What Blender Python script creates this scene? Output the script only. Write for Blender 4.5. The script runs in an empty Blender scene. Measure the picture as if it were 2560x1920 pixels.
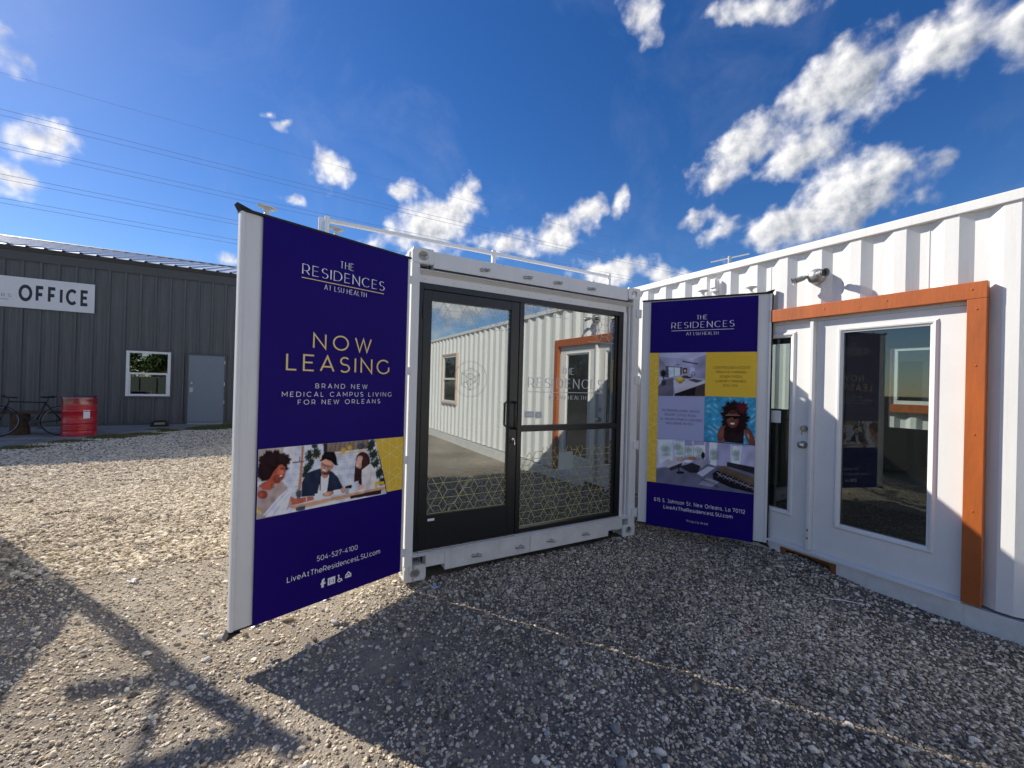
import bpy, math, random
import numpy as np
from mathutils import Matrix, Vector
random.seed(7)
rng = np.random.default_rng(11)
SC = bpy.context.scene
COL = SC.collection
R = math.radians

# ------------------------------------------------------------------ camera
YAW, PITCH, ROLL = .5129, .00346, .02622
cf = Vector((math.sin(YAW) * math.cos(PITCH), math.cos(YAW) * math.cos(PITCH), math.sin(PITCH)))
cr0 = Vector((math.cos(YAW), -math.sin(YAW), 0)); cu0 = cr0.cross(cf)
cr = cr0 * math.cos(ROLL) + cu0 * math.sin(ROLL); cu = cu0 * math.cos(ROLL) - cr0 * math.sin(ROLL)
cam = bpy.data.cameras.new('camera'); cam_ob = bpy.data.objects.new('camera', cam); COL.objects.link(cam_ob)
cm = Matrix((cr, cu, -cf)).transposed().to_4x4(); cm.translation = Vector((-.8692, -3.1553, 1.5409))
cam_ob.matrix_world = cm
cam.sensor_width = 36; cam.lens = 36 * 1033.14 / 2560; cam.clip_start = .02; cam.clip_end = 3000
SC.camera = cam_ob

# ------------------------------------------------------------------ sun, sky, exposure
SUN = Vector((-.547, .837, .69)).normalized()              # towards the sun
sun_el = math.asin(SUN.z); sun_az = math.atan2(SUN.x, SUN.y)   # azimuth clockwise from +y
sl = bpy.data.lights.new('sun', 'SUN'); sl.energy = 3.0; sl.angle = R(.53); sl.color = (1, .925, .80)
so = bpy.data.objects.new('sun', sl); COL.objects.link(so)
so.rotation_euler = (-SUN).to_track_quat('-Z', 'Y').to_euler()
SC.view_settings.view_transform = 'Standard'; SC.view_settings.look = 'None'
SC.view_settings.exposure = 1.22; SC.view_settings.gamma = 1; SC.view_settings.use_curve_mapping = False
SC.render.engine = 'CYCLES'
SC.cycles.use_denoising = True
SC.cycles.max_bounces = 8; SC.cycles.transparent_max_bounces = 12

# clouds: unit direction, direction of long axis, the two radii, weight, greyness
CLOUDS = [(-0.326, 0.881, 0.343, 0.952, 0.283, 0.118, 0.042, 0.03, 1.0, 0.0), (-0.299, 0.887, 0.352, 0.94, 0.334, -0.077, 0.024, 0.025, 1.0, 0.0), (-0.354, 0.89, 0.286, 0.724, 0.443, -0.528, 0.026, 0.022, 0.9, 0.0), (-0.341, 0.834, 0.434, 0.884, 0.117, 0.452, 0.016, 0.029, 0.55, 0.0), (-0.32, 0.842, 0.435, 0.809, 0.475, -0.345, 0.017, 0.014, 0.4, 0.0), (-0.027, 0.875, 0.484, 0.829, -0.257, 0.497, 0.014, 0.007, 0.6, 0.0), (-0.001, 0.879, 0.476, 0.959, -0.144, 0.244, 0.022, 0.012, 0.7, 0.0), (0.08, 0.903, 0.422, 0.99, -0.046, -0.137, 0.041, 0.033, 1.0, 0.0), (0.021, 0.934, 0.358, 0.991, -0.075, 0.114, 0.017, 0.008, 0.6, 0.0), (0.218, 0.885, 0.411, 0.958, -0.283, 0.041, 0.05, 0.021, 0.9, 0.1), (0.293, 0.888, 0.354, 0.72, -0.486, 0.496, 0.088, 0.063, 1.0, 0.25), (0.336, 0.851, 0.404, 0.594, -0.544, 0.592, 0.047, 0.035, 1.0, 0.1), (0.428, 0.843, 0.327, 0.874, -0.485, 0.028, 0.05, 0.024, 0.8, 0.2), (-0.087, 0.97, 0.226, 0.984, 0.032, 0.175, 0.03, 0.015, 0.8, 0.1), (0.185, 0.934, 0.305, 0.916, -0.297, 0.269, 0.052, 0.018, 0.45, 0.0), (0.535, 0.773, 0.341, 0.652, -0.665, 0.364, 0.082, 0.04, 1.0, 0.15), (0.58, 0.717, 0.386, 0.565, -0.718, 0.406, 0.061, 0.033, 1.0, 0.1), (0.628, 0.665, 0.405, -0.022, -0.527, 0.849, 0.041, 0.015, 0.8, 0.1), (0.652, 0.71, 0.266, 0.696, -0.717, 0.037, 0.09, 0.03, 1.0, 0.2), (0.733, 0.632, 0.252, 0.607, -0.788, 0.107, 0.052, 0.021, 0.9, 0.2), (0.537, 0.526, 0.66, 0.826, -0.275, -0.492, 0.052, 0.03, 0.9, 0.3), (0.667, 0.401, 0.627, 0.608, -0.765, -0.214, 0.07, 0.021, 0.9, 0.3), (0.784, 0.344, 0.517, 0.121, -0.925, 0.36, 0.074, 0.046, 1.0, 0.6), (0.836, 0.214, 0.505, 0.017, -0.954, 0.298, 0.078, 0.045, 1.0, 0.75), (0.848, 0.159, 0.505, 0.057, -0.982, 0.178, 0.037, 0.049, 0.9, 0.7), (0.751, 0.476, 0.458, 0.234, -0.872, 0.43, 0.084, 0.042, 1.0, 0.5), (0.744, 0.511, 0.43, 0.277, -0.841, 0.464, 0.049, 0.031, 0.9, 0.4), (0.811, 0.397, 0.431, 0.334, -0.931, 0.144, 0.073, 0.034, 1.0, 0.6), (0.866, 0.36, 0.347, 0.171, -0.912, 0.373, 0.101, 0.056, 1.0, 0.75), (0.83, 0.457, 0.319, 0.351, -0.903, 0.248, 0.083, 0.035, 1.0, 0.6), (0.875, 0.294, 0.384, -0.091, -0.701, 0.707, 0.028, 0.035, 0.9, 0.4), (0.749, 0.564, 0.348, 0.503, -0.835, 0.223, 0.032, 0.018, 0.7, 0.2), (0.785, 0.527, 0.325, 0.411, -0.855, 0.315, 0.051, 0.023, 0.8, 0.3),
          # the rest of the sky, behind and beside the camera: cumulus mirrored in the upper glass, enlarged and added to brighten the shade
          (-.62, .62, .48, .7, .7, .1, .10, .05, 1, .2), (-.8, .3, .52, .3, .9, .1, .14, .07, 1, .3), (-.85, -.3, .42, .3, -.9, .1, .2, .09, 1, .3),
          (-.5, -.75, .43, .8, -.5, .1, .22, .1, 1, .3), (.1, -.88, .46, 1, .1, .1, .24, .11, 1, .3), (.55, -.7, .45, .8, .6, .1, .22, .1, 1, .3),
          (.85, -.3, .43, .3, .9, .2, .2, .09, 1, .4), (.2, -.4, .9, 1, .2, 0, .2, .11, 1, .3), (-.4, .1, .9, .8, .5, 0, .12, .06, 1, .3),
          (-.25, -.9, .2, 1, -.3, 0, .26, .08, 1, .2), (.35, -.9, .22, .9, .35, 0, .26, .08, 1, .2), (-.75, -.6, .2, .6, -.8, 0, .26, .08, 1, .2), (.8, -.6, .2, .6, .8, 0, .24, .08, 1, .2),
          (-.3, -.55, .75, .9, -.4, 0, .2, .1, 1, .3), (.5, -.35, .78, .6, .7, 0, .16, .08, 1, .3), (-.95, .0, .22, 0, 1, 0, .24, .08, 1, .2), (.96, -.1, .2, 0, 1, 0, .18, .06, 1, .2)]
world = bpy.data.worlds.new('World'); SC.world = world; world.use_nodes = True
NT = world.node_tree; NT.nodes.clear()
def N(t, **k):
    n = NT.nodes.new(t)
    for a, b in k.items(): setattr(n, a, b)
    return n
def Lk(a, b): NT.links.new(a, b)
def MATH(op, a, b=None, c=None, clamp=False):
    n = N('ShaderNodeMath', operation=op); n.use_clamp = clamp
    for i, v in enumerate((a, b, c)):
        if v is None: continue
        if hasattr(v, 'links'): Lk(v, n.inputs[i])
        else: n.inputs[i].default_value = v
    return n.outputs[0]
def VM(op, a, b=None):
    n = N('ShaderNodeVectorMath', operation=op)
    for i, v in enumerate((a, b)):
        if v is None: continue
        if hasattr(v, 'links'): Lk(v, n.inputs[i])
        else: n.inputs[i].default_value = v
    return n
tc = N('ShaderNodeTexCoord'); D = tc.outputs['Generated']
sky = N('ShaderNodeTexSky', sky_type='NISHITA', sun_disc=False)
sky.sun_elevation = sun_el; sky.sun_rotation = sun_az; sky.air_density = 1.0; sky.dust_density = .15; sky.ozone_density = 4.5; sky.altitude = 0
hs = N('ShaderNodeHueSaturation'); hs.inputs['Hue'].default_value = .511; hs.inputs['Saturation'].default_value = 1.26; hs.inputs['Value'].default_value = .66
Lk(sky.outputs[0], hs.inputs['Color'])
def noise(vec, scale, detail, rough, dist=0.0):
    n = N('ShaderNodeTexNoise'); n.inputs['Scale'].default_value = scale; n.inputs['Detail'].default_value = detail
    n.inputs['Roughness'].default_value = rough; n.inputs['Distortion'].default_value = dist; Lk(vec, n.inputs['Vector']); return n
warp = noise(D, 14, 3, .6)
wv = VM('SUBTRACT', warp.outputs['Color'], (.5, .5, .5)).outputs[0]
ws = N('ShaderNodeVectorMath', operation='SCALE'); Lk(wv, ws.inputs[0]); ws.inputs['Scale'].default_value = .055
DW = VM('ADD', D, ws.outputs[0]).outputs[0]
dens = None; grey = None; side = None
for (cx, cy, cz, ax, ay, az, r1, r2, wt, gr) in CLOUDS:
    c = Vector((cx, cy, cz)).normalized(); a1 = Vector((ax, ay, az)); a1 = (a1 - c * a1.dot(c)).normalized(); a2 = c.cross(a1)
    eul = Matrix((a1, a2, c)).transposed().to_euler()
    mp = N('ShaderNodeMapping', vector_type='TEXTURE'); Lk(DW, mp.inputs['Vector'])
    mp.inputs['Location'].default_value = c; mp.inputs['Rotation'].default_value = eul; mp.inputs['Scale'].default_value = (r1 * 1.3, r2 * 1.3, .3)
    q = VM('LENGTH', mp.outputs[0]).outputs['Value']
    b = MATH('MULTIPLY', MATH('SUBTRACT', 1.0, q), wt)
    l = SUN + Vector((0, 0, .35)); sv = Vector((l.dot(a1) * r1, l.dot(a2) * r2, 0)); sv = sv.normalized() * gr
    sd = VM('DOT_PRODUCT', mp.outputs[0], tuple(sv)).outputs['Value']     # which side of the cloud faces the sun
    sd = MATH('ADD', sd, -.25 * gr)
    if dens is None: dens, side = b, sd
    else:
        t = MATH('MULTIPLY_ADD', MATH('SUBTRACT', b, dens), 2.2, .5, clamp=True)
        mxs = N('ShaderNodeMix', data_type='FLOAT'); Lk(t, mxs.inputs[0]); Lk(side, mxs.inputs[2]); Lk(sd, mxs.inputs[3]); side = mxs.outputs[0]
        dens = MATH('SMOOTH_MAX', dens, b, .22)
n1 = noise(D, 27, 8, .52, .1); n2 = noise(VM('ADD', D, tuple(SUN * .013)).outputs[0], 27, 8, .52, .1); n3 = noise(D, 11, 3, .5, .3)
nsub = MATH('ADD', MATH('MULTIPLY', MATH('SUBTRACT', n1.outputs['Fac'], .5), 1.5), MATH('MULTIPLY', MATH('SUBTRACT', n3.outputs['Fac'], .5), 1.9))
dd = MATH('ADD', MATH('MULTIPLY', dens, 1.15), nsub)
mr = N('ShaderNodeMapRange', interpolation_type='SMOOTHSTEP'); Lk(dd, mr.inputs[0]); mr.inputs[1].default_value = .0; mr.inputs[2].default_value = .92
edge = MATH('SUBTRACT', n1.outputs['Fac'], n2.outputs['Fac'])                     # lit where the cloud thins towards the sun
core = N('ShaderNodeMapRange', interpolation_type='SMOOTHSTEP'); Lk(dd, core.inputs[0]); core.inputs[1].default_value = .2; core.inputs[2].default_value = 1.0
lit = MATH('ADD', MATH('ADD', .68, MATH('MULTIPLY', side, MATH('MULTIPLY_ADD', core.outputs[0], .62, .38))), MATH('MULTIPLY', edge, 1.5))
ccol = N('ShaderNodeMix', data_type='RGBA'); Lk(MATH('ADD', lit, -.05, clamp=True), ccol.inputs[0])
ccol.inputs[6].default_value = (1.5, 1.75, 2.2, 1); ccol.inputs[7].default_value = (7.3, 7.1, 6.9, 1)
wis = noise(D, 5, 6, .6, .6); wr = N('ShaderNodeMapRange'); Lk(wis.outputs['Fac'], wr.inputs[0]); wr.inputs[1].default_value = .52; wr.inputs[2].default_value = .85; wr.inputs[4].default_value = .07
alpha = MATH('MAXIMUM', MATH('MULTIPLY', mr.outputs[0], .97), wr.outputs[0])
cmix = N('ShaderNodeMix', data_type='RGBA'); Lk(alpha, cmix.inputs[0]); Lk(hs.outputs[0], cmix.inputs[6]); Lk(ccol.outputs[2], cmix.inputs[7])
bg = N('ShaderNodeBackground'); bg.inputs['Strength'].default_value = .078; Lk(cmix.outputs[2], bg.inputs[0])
wo = N('ShaderNodeOutputWorld'); Lk(bg.outputs[0], wo.inputs[0])
world.cycles.sampling_method = 'MANUAL'; world.cycles.sample_map_resolution = 512

# ------------------------------------------------------------------ materials
MATS = {}
def mat(name, col, rough=.6, metal=0., spec=.5, var=.0, vscale=6., bump=0., bscale=60., stretch=None, col2=None, coat=0., streak=0., scol=(.34, .27, .2)):
    if name in MATS: return MATS[name]
    m = bpy.data.materials.new(name); m.use_nodes = True; nt = m.node_tree; b = nt.nodes['Principled BSDF']
    b.inputs['Roughness'].default_value = rough; b.inputs['Metallic'].default_value = metal
    b.inputs['Specular IOR Level'].default_value = spec; b.inputs['Coat Weight'].default_value = coat
    b.inputs['Base Color'].default_value = (*col, 1)
    t = nt.nodes.new('ShaderNodeTexCoord'); src = t.outputs['Object']
    if stretch:
        mp = nt.nodes.new('ShaderNodeMapping'); mp.inputs['Scale'].default_value = stretch; nt.links.new(src, mp.inputs[0]); vs = mp.outputs[0]
    else: vs = src
    if var:
        n = nt.nodes.new('ShaderNodeTexNoise'); n.inputs['Scale'].default_value = vscale; n.inputs['Detail'].default_value = 7; n.inputs['Roughness'].default_value = .62
        nt.links.new(vs, n.inputs['Vector'])
        rp = nt.nodes.new('ShaderNodeMapRange'); rp.inputs[1].default_value = .3; rp.inputs[2].default_value = .7; nt.links.new(n.outputs[0], rp.inputs[0])
        mx = nt.nodes.new('ShaderNodeMix'); mx.data_type = 'RGBA'; nt.links.new(rp.outputs[0], mx.inputs[0])
        c2 = col2 or tuple(c * (1 - var) for c in col)
        out = mx.outputs[2]
        mx.inputs[6].default_value = (*c2, 1); mx.inputs[7].default_value = (*col, 1)
        if streak:   # run-off streaks and scuffs
            m5 = nt.nodes.new('ShaderNodeMapping'); m5.inputs['Scale'].default_value = (14, 14, .7); nt.links.new(src, m5.inputs[0])
            n5 = nt.nodes.new('ShaderNodeTexNoise'); n5.inputs['Scale'].default_value = 1.6; n5.inputs['Detail'].default_value = 8; n5.inputs['Roughness'].default_value = .7; nt.links.new(m5.outputs[0], n5.inputs['Vector'])
            r5 = nt.nodes.new('ShaderNodeMapRange'); r5.inputs[1].default_value = .56; r5.inputs[2].default_value = .80; r5.inputs[4].default_value = streak; nt.links.new(n5.outputs[0], r5.inputs[0])
            x5 = nt.nodes.new('ShaderNodeMix'); x5.data_type = 'RGBA'; nt.links.new(r5.outputs[0], x5.inputs[0]); nt.links.new(out, x5.inputs[6]); x5.inputs[7].default_value = (*scol, 1); out = x5.outputs[2]
        nt.links.new(out, b.inputs['Base Color'])
        rr = nt.nodes.new('ShaderNodeMapRange'); rr.inputs[3].default_value = min(1, rough + .12); rr.inputs[4].default_value = max(.03, rough - .06); nt.links.new(n.outputs[0], rr.inputs[0]); nt.links.new(rr.outputs[0], b.inputs['Roughness'])
    if bump:
        n = nt.nodes.new('ShaderNodeTexNoise'); n.inputs['Scale'].default_value = bscale; n.inputs['Detail'].default_value = 5; nt.links.new(vs, n.inputs['Vector'])
        bp = nt.nodes.new('ShaderNodeBump'); bp.inputs['Strength'].default_value = bump; bp.inputs['Distance'].default_value = .004
        nt.links.new(n.outputs[0], bp.inputs['Height']); nt.links.new(bp.outputs[0], b.inputs['Normal'])
    MATS[name] = m; return m
def glass(name, tint, refl, rough=.0, wob=0., dust=.0):
    if name in MATS: return MATS[name]
    m = bpy.data.materials.new(name); m.use_nodes = True; nt = m.node_tree; nt.nodes.clear()
    o = nt.nodes.new('ShaderNodeOutputMaterial'); g = nt.nodes.new('ShaderNodeBsdfGlossy'); g.inputs['Roughness'].default_value = rough; g.inputs['Color'].default_value = (.93, .97, .95, 1)
    tr = nt.nodes.new('ShaderNodeBsdfTransparent'); tr.inputs[0].default_value = (*tint, 1)
    lw = nt.nodes.new('ShaderNodeFresnel'); lw.inputs['IOR'].default_value = 1.5
    ad = nt.nodes.new('ShaderNodeMath'); ad.operation = 'ADD'; ad.use_clamp = True; nt.links.new(lw.outputs[0], ad.inputs[0]); ad.inputs[1].default_value = refl
    mx = nt.nodes.new('ShaderNodeMixShader'); nt.links.new(ad.outputs[0], mx.inputs[0]); nt.links.new(tr.outputs[0], mx.inputs[1]); nt.links.new(g.outputs[0], mx.inputs[2]); df = nt.nodes.new('ShaderNodeBsdfDiffuse'); df.inputs[0].default_value = (.6, .6, .58, 1); m3 = nt.nodes.new('ShaderNodeMixShader'); m3.inputs[0].default_value = dust; nt.links.new(mx.outputs[0], m3.inputs[1]); nt.links.new(df.outputs[0], m3.inputs[2]); nt.links.new(m3.outputs[0], o.inputs[0])
    if wob:
        t = nt.nodes.new('ShaderNodeTexCoord'); n = nt.nodes.new('ShaderNodeTexNoise'); n.inputs['Scale'].default_value = 1.6; n.inputs['Detail'].default_value = 1; nt.links.new(t.outputs['Object'], n.inputs['Vector'])
        bp = nt.nodes.new('ShaderNodeBump'); bp.inputs['Strength'].default_value = wob; bp.inputs['Distance'].default_value = .01; nt.links.new(n.outputs[0], bp.inputs['Height']); nt.links.new(bp.outputs[0], g.inputs['Normal'])
    MATS[name] = m; return m
WHITE = mat('white_paint', (.79, .79, .78), .42, var=.08, vscale=5, bump=.14, bscale=60, stretch=(1, 1, .35), streak=.22)
WHITED = mat('white_paint_weathered', (.77, .77, .75), .5, var=.2, vscale=7, bump=.2, bscale=70, col2=(.62, .61, .585), streak=.4)
DOORW = mat('white_door_paint', (.80, .80, .79), .35, var=.06, vscale=4, bump=.05, bscale=30, streak=.1)
BLACKAL = mat('black_anodised', (.012, .013, .015), .32, spec=.5, var=.3, vscale=20)
RUBBER = mat('black_rubber', (.015, .015, .016), .7)
NAVY = mat('navy_vinyl', (.015, .003, .165), .45, spec=.10, var=.12, vscale=1.5, bump=.35, bscale=3.5)
INKW = mat('print_white', (.93, .92, .95), .55, spec=.08)
INKY = mat('print_yellow', (.92, .60, .06), .55, spec=.08, var=.05)
INKG = mat('print_gold', (.95, .70, .30), .55, spec=.08)
INKL = mat('print_lavender', (.44, .47, .72), .55, spec=.08)
INKP = mat('print_pale_lines', (.9, .78, .38), .55, spec=.08)
INKD = mat('print_brown_grey', (.20, .14, .05), .55, spec=.08)
INKS = mat('print_slate', (.11, .12, .22), .55, spec=.08)
STEEL = mat('galvanised_steel', (.55, .55, .54), .38, metal=.85, var=.2, vscale=30)
CHROME = mat('satin_nickel', (.55, .53, .5), .25, metal=1)
ORANGE = mat('orange_paint', (.47, .115, .018), .45, var=.3, vscale=9, stretch=(1, 1.0, .25), bump=.35, bscale=45, streak=.35, scol=(.30, .07, .015))
RUST = mat('rusty_paint', (.72, .71, .68), .6, var=.15, vscale=14, bump=.5, bscale=40, streak=1.6, scol=(.12, .038, .014))
RUSTO = mat('rust_orange', (.30, .11, .025), .8, var=.5, vscale=12, bump=.4)
DGREY = mat('charcoal_metal', (.122, .124, .130), .38, metal=.0, spec=.45, var=.22, vscale=3, stretch=(6, 6, .25), col2=(.078, .079, .083), streak=.3, scol=(.15, .15, .16))
TRIMG = mat('charcoal_trim', (.08, .081, .084), .45, var=.1)
ROOFM = mat('galvalume_roof', (.62, .62, .61), .33, metal=.6, var=.12, vscale=4)
GDOOR = mat('grey_door_paint', (.20, .235, .27), .45, var=.06)
CONC = mat('concrete', (.33, .32, .30), .9, var=.35, vscale=2.2, bump=.4, bscale=50, col2=(.2, .19, .175))
REDP = mat('red_drum_paint', (.52, .012, .022), .3, var=.12, vscale=5, coat=.2)
WOOD = mat('raw_timber', (.36, .25, .14), .75, var=.4, vscale=12, stretch=(1, 9, 9), bump=.3)
BARK = mat('log_bark', (.13, .085, .05), .9, var=.5, vscale=10, bump=.8, bscale=30)
DARKW = mat('dark_floor', (.035, .028, .024), .5, var=.4, vscale=3, stretch=(12, 1, 1))
LINING = mat('interior_lining', (.42, .42, .40), .7, var=.06)
BLACKM = mat('black_paint', (.012, .012, .013), .35)
LGREY = mat('lamp_grey', (.36, .37, .37), .35, metal=.5, var=.1)
PAPER = mat('white_paper', (.82, .82, .84), .6)
SIGNW = mat('sign_white', (.74, .75, .78), .45, var=.05)
SIGNK = mat('sign_ink', (.02, .022, .04), .5)
SIGNG = mat('sign_ink_grey', (.30, .31, .34), .5)
GOLDL = mat('gold_vinyl_lines', (.56, .51, .18), .45)
FROST = mat('frost_vinyl', (.72, .74, .74), .6)
FROSTD = mat('frost_vinyl_grey', (.42, .44, .44), .6)
STORE = glass('storefront_glass', (.50, .56, .54), .36, wob=.012, dust=.07)
PANE = glass('clear_glass', (.62, .68, .66), .05, dust=.012)
DARKPANE = glass('office_window_glass', (.06, .07, .07), .30)
FILM = glass('plastic_film', (.86, .74, .78), .05, rough=.2)

# ------------------------------------------------------------------ mesh helpers
class MB:
    def __init__(s): s.v = []; s.f = []
    def quad(s, a, b, c, d):
        i = len(s.v); s.v += [tuple(a), tuple(b), tuple(c), tuple(d)]; s.f.append((i, i + 1, i + 2, i + 3)); return s
    def box(s, x0, x1, y0, y1, z0, z1):
        i = len(s.v)
        s.v += [(x0, y0, z0), (x1, y0, z0), (x1, y1, z0), (x0, y1, z0), (x0, y0, z1), (x1, y0, z1), (x1, y1, z1), (x0, y1, z1)]
        s.f += [(i, i + 3, i + 2, i + 1), (i + 4, i + 5, i + 6, i + 7), (i, i + 1, i + 5, i + 4), (i + 1, i + 2, i + 6, i + 5), (i + 2, i + 3, i + 7, i + 6), (i + 3, i, i + 4, i + 7)]
        return s
    def extrude(s, prof, axis, a, b, closed=True):
        """2-D profile swept along an axis; x: prof=(y,z), y: prof=(x,z), z: prof=(x,y)"""
        def P(p, t): return {'x': (t, p[0], p[1]), 'y': (p[0], t, p[1]), 'z': (p[0], p[1], t)}[axis]
        i = len(s.v); n = len(prof)
        s.v += [P(p, a) for p in prof] + [P(p, b) for p in prof]
        for k in range(n if closed else n - 1):
            j = (k + 1) % n; s.f.append((i + k, i + j, i + n + j, i + n + k))
        if closed: s.f += [tuple(range(i + n - 1, i - 1, -1)), tuple(range(i + n, i + 2 * n))]
        return s
    def tube(s, p, q, r, n=10, r2=None, cap=True):
        p, q = Vector(p), Vector(q); d = (q - p).normalized(); a = d.orthogonal().normalized(); b = d.cross(a); r2 = r if r2 is None else r2
        i = len(s.v)
        for c, rr in ((p, r), (q, r2)):
            s.v += [tuple(c + a * rr * math.cos(2 * math.pi * k / n) + b * rr * math.sin(2 * math.pi * k / n)) for k in range(n)]
        s.f += [(i + k, i + (k + 1) % n, i + n + (k + 1) % n, i + n + k) for k in range(n)]
        if cap: s.f += [tuple(range(i + n - 1, i - 1, -1)), tuple(range(i + n, i + 2 * n))]
        return s
    def path(s, pts, r, n=8, closed=False):
        pts = [Vector(p) for p in pts]; m = len(pts); i = len(s.v); prev = None
        for k, p in enumerate(pts):
            t = (pts[(k + 1) % m] - pts[k - 1]) if closed else (pts[min(k + 1, m - 1)] - pts[max(k - 1, 0)])
            t.normalize()
            a = t.orthogonal().normalized() if prev is None else (prev - t * prev.dot(t)).normalized()
            prev = a; b = t.cross(a)
            s.v += [tuple(p + a * r * math.cos(2 * math.pi * j / n) + b * r * math.sin(2 * math.pi * j / n)) for j in range(n)]
        for k in range(m if closed else m - 1):
            k2 = (k + 1) % m
            s.f += [(i + k * n + j, i + k * n + (j + 1) % n, i + k2 * n + (j + 1) % n, i + k2 * n + j) for j in range(n)]
        if not closed: s.f += [tuple(range(i + n - 1, i - 1, -1)), tuple(range(i + (m - 1) * n, i + m * n))]
        return s
    def lathe(s, prof, c=(0, 0, 0), n=28, axis='z'):
        i = len(s.v)
        for r, z in prof:
            for k in range(n):
                a = 2 * math.pi * k / n; x, y = r * math.cos(a), r * math.sin(a)
                w = {'z': (x, y, z), 'x': (z, x, y), 'y': (x, z, y)}[axis]
                s.v.append((c[0] + w[0], c[1] + w[1], c[2] + w[2]))
        for j in range(len(prof) - 1):
            s.f += [(i + j * n + k, i + j * n + (k + 1) % n, i + (j + 1) * n + (k + 1) % n, i + (j + 1) * n + k) for k in range(n)]
        return s
    def build(s, name, m, parent=None, bevel=0., smooth=False, seg=2):
        me = bpy.data.meshes.new(name); me.from_pydata(s.v, [], s.f); me.materials.append(m)
        o = bpy.data.objects.new(name, me); COL.objects.link(o)
        import bmesh
        bm = bmesh.new(); bm.from_mesh(me); bmesh.ops.recalc_face_normals(bm, faces=bm.faces); bm.to_mesh(me); bm.free()
        if parent: o.parent = parent
        if bevel:
            b = o.modifiers.new('bevel', 'BEVEL'); b.width = bevel; b.segments = seg; b.limit_method = 'ANGLE'; b.angle_limit = R(40); b.harden_normals = False
        if smooth: me.shade_smooth()
        return o
def tag(o, label, cat, group=None):
    o['label'] = label; o['category'] = cat
    if group: o['group'] = group
    return o
def empty(name, loc=(0, 0, 0), rz=0.):
    o = bpy.data.objects.new(name, None); COL.objects.link(o); o.location = loc; o.rotation_euler = (0, 0, rz); o.empty_display_size = .2; return o
def copy_tree(o, parent=None):
    c = o.copy(); COL.objects.link(c)
    if parent: c.parent = parent
    for ch in list(o.children): copy_tree(ch, c)
    return c
def bx(name, m, parent, x0, x1, y0, y1, z0, z1, bevel=0.): return MB().box(x0, x1, y0, y1, z0, z1).build(name, m, parent, bevel)

# ------------------------------------------------------------------ ground
def sstep(a, b, x): t = np.clip((x - a) / (b - a), 0, 1); return t * t * (3 - 2 * t)
def lump(x, y, f, seed):
    r = np.random.default_rng(seed); z = 0
    for k in range(7):
        a = r.uniform(0, 2 * np.pi); w = f * r.uniform(.6, 1.6); z = z + np.sin((x * np.cos(a) + y * np.sin(a)) * w + r.uniform(0, 6.3))
    return z / 7
def ground_z(x, y):
    x = np.asarray(x, float); y = np.asarray(y, float)
    near = np.exp(-((x - .5) ** 2 + (y + .5) ** 2) / 90)
    z = .10 * sstep(2.5, 9, y) * (1 - sstep(2.2, 2.9, x))
    z = z - .07 * np.exp(-(((x + 1.15) / 1.0) ** 2 + ((y + .65) / 1.1) ** 2))
    z = z + np.exp(-((x - 3.2) / .40) ** 2) * (.062 * np.exp(-((y + 1.18) / .5) ** 2) + .058 * sstep(-3.4, -2.4, y) * sstep(.4, -.8, y))
    z = z + near * (.011 * lump(x, y, 5, 3) + .02 * lump(x, y, 1.3, 4))
    z = z + .012 * lump(x, y, 17, 9) * np.exp(-((x - .5) ** 2 + (y - 1) ** 2) / 60)
    return z - .012
def axis_coords(lo, hi, step, far, g=1.16):
    c = list(np.arange(lo, hi + 1e-6, step)); s = step
    a = c[-1]
    while a < far: s *= g; a += s; c.append(a)
    s = step; a = c[0]; pre = []
    while a > -far: s *= g; a -= s; pre.append(a)
    return np.array(pre[::-1] + c)
gx = axis_coords(-6.5, 4.2, .045, 900); gy = axis_coords(-3.2, 9.5, .05, 900)
GX, GY = np.meshgrid(gx, gy); GZ = ground_z(GX, GY)
nx, ny = len(gx), len(gy)
gv = np.stack([GX.ravel(), GY.ravel(), GZ.ravel()], 1)
idx = np.arange(nx * ny).reshape(ny, nx)
gf = np.stack([idx[:-1, :-1].ravel(), idx[:-1, 1:].ravel(), idx[1:, 1:].ravel(), idx[1:, :-1].ravel()], 1)
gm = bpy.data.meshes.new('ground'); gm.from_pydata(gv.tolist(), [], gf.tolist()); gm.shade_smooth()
ground = bpy.data.objects.new('gravel_ground', gm); COL.objects.link(ground); ground['kind'] = 'structure'
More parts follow.
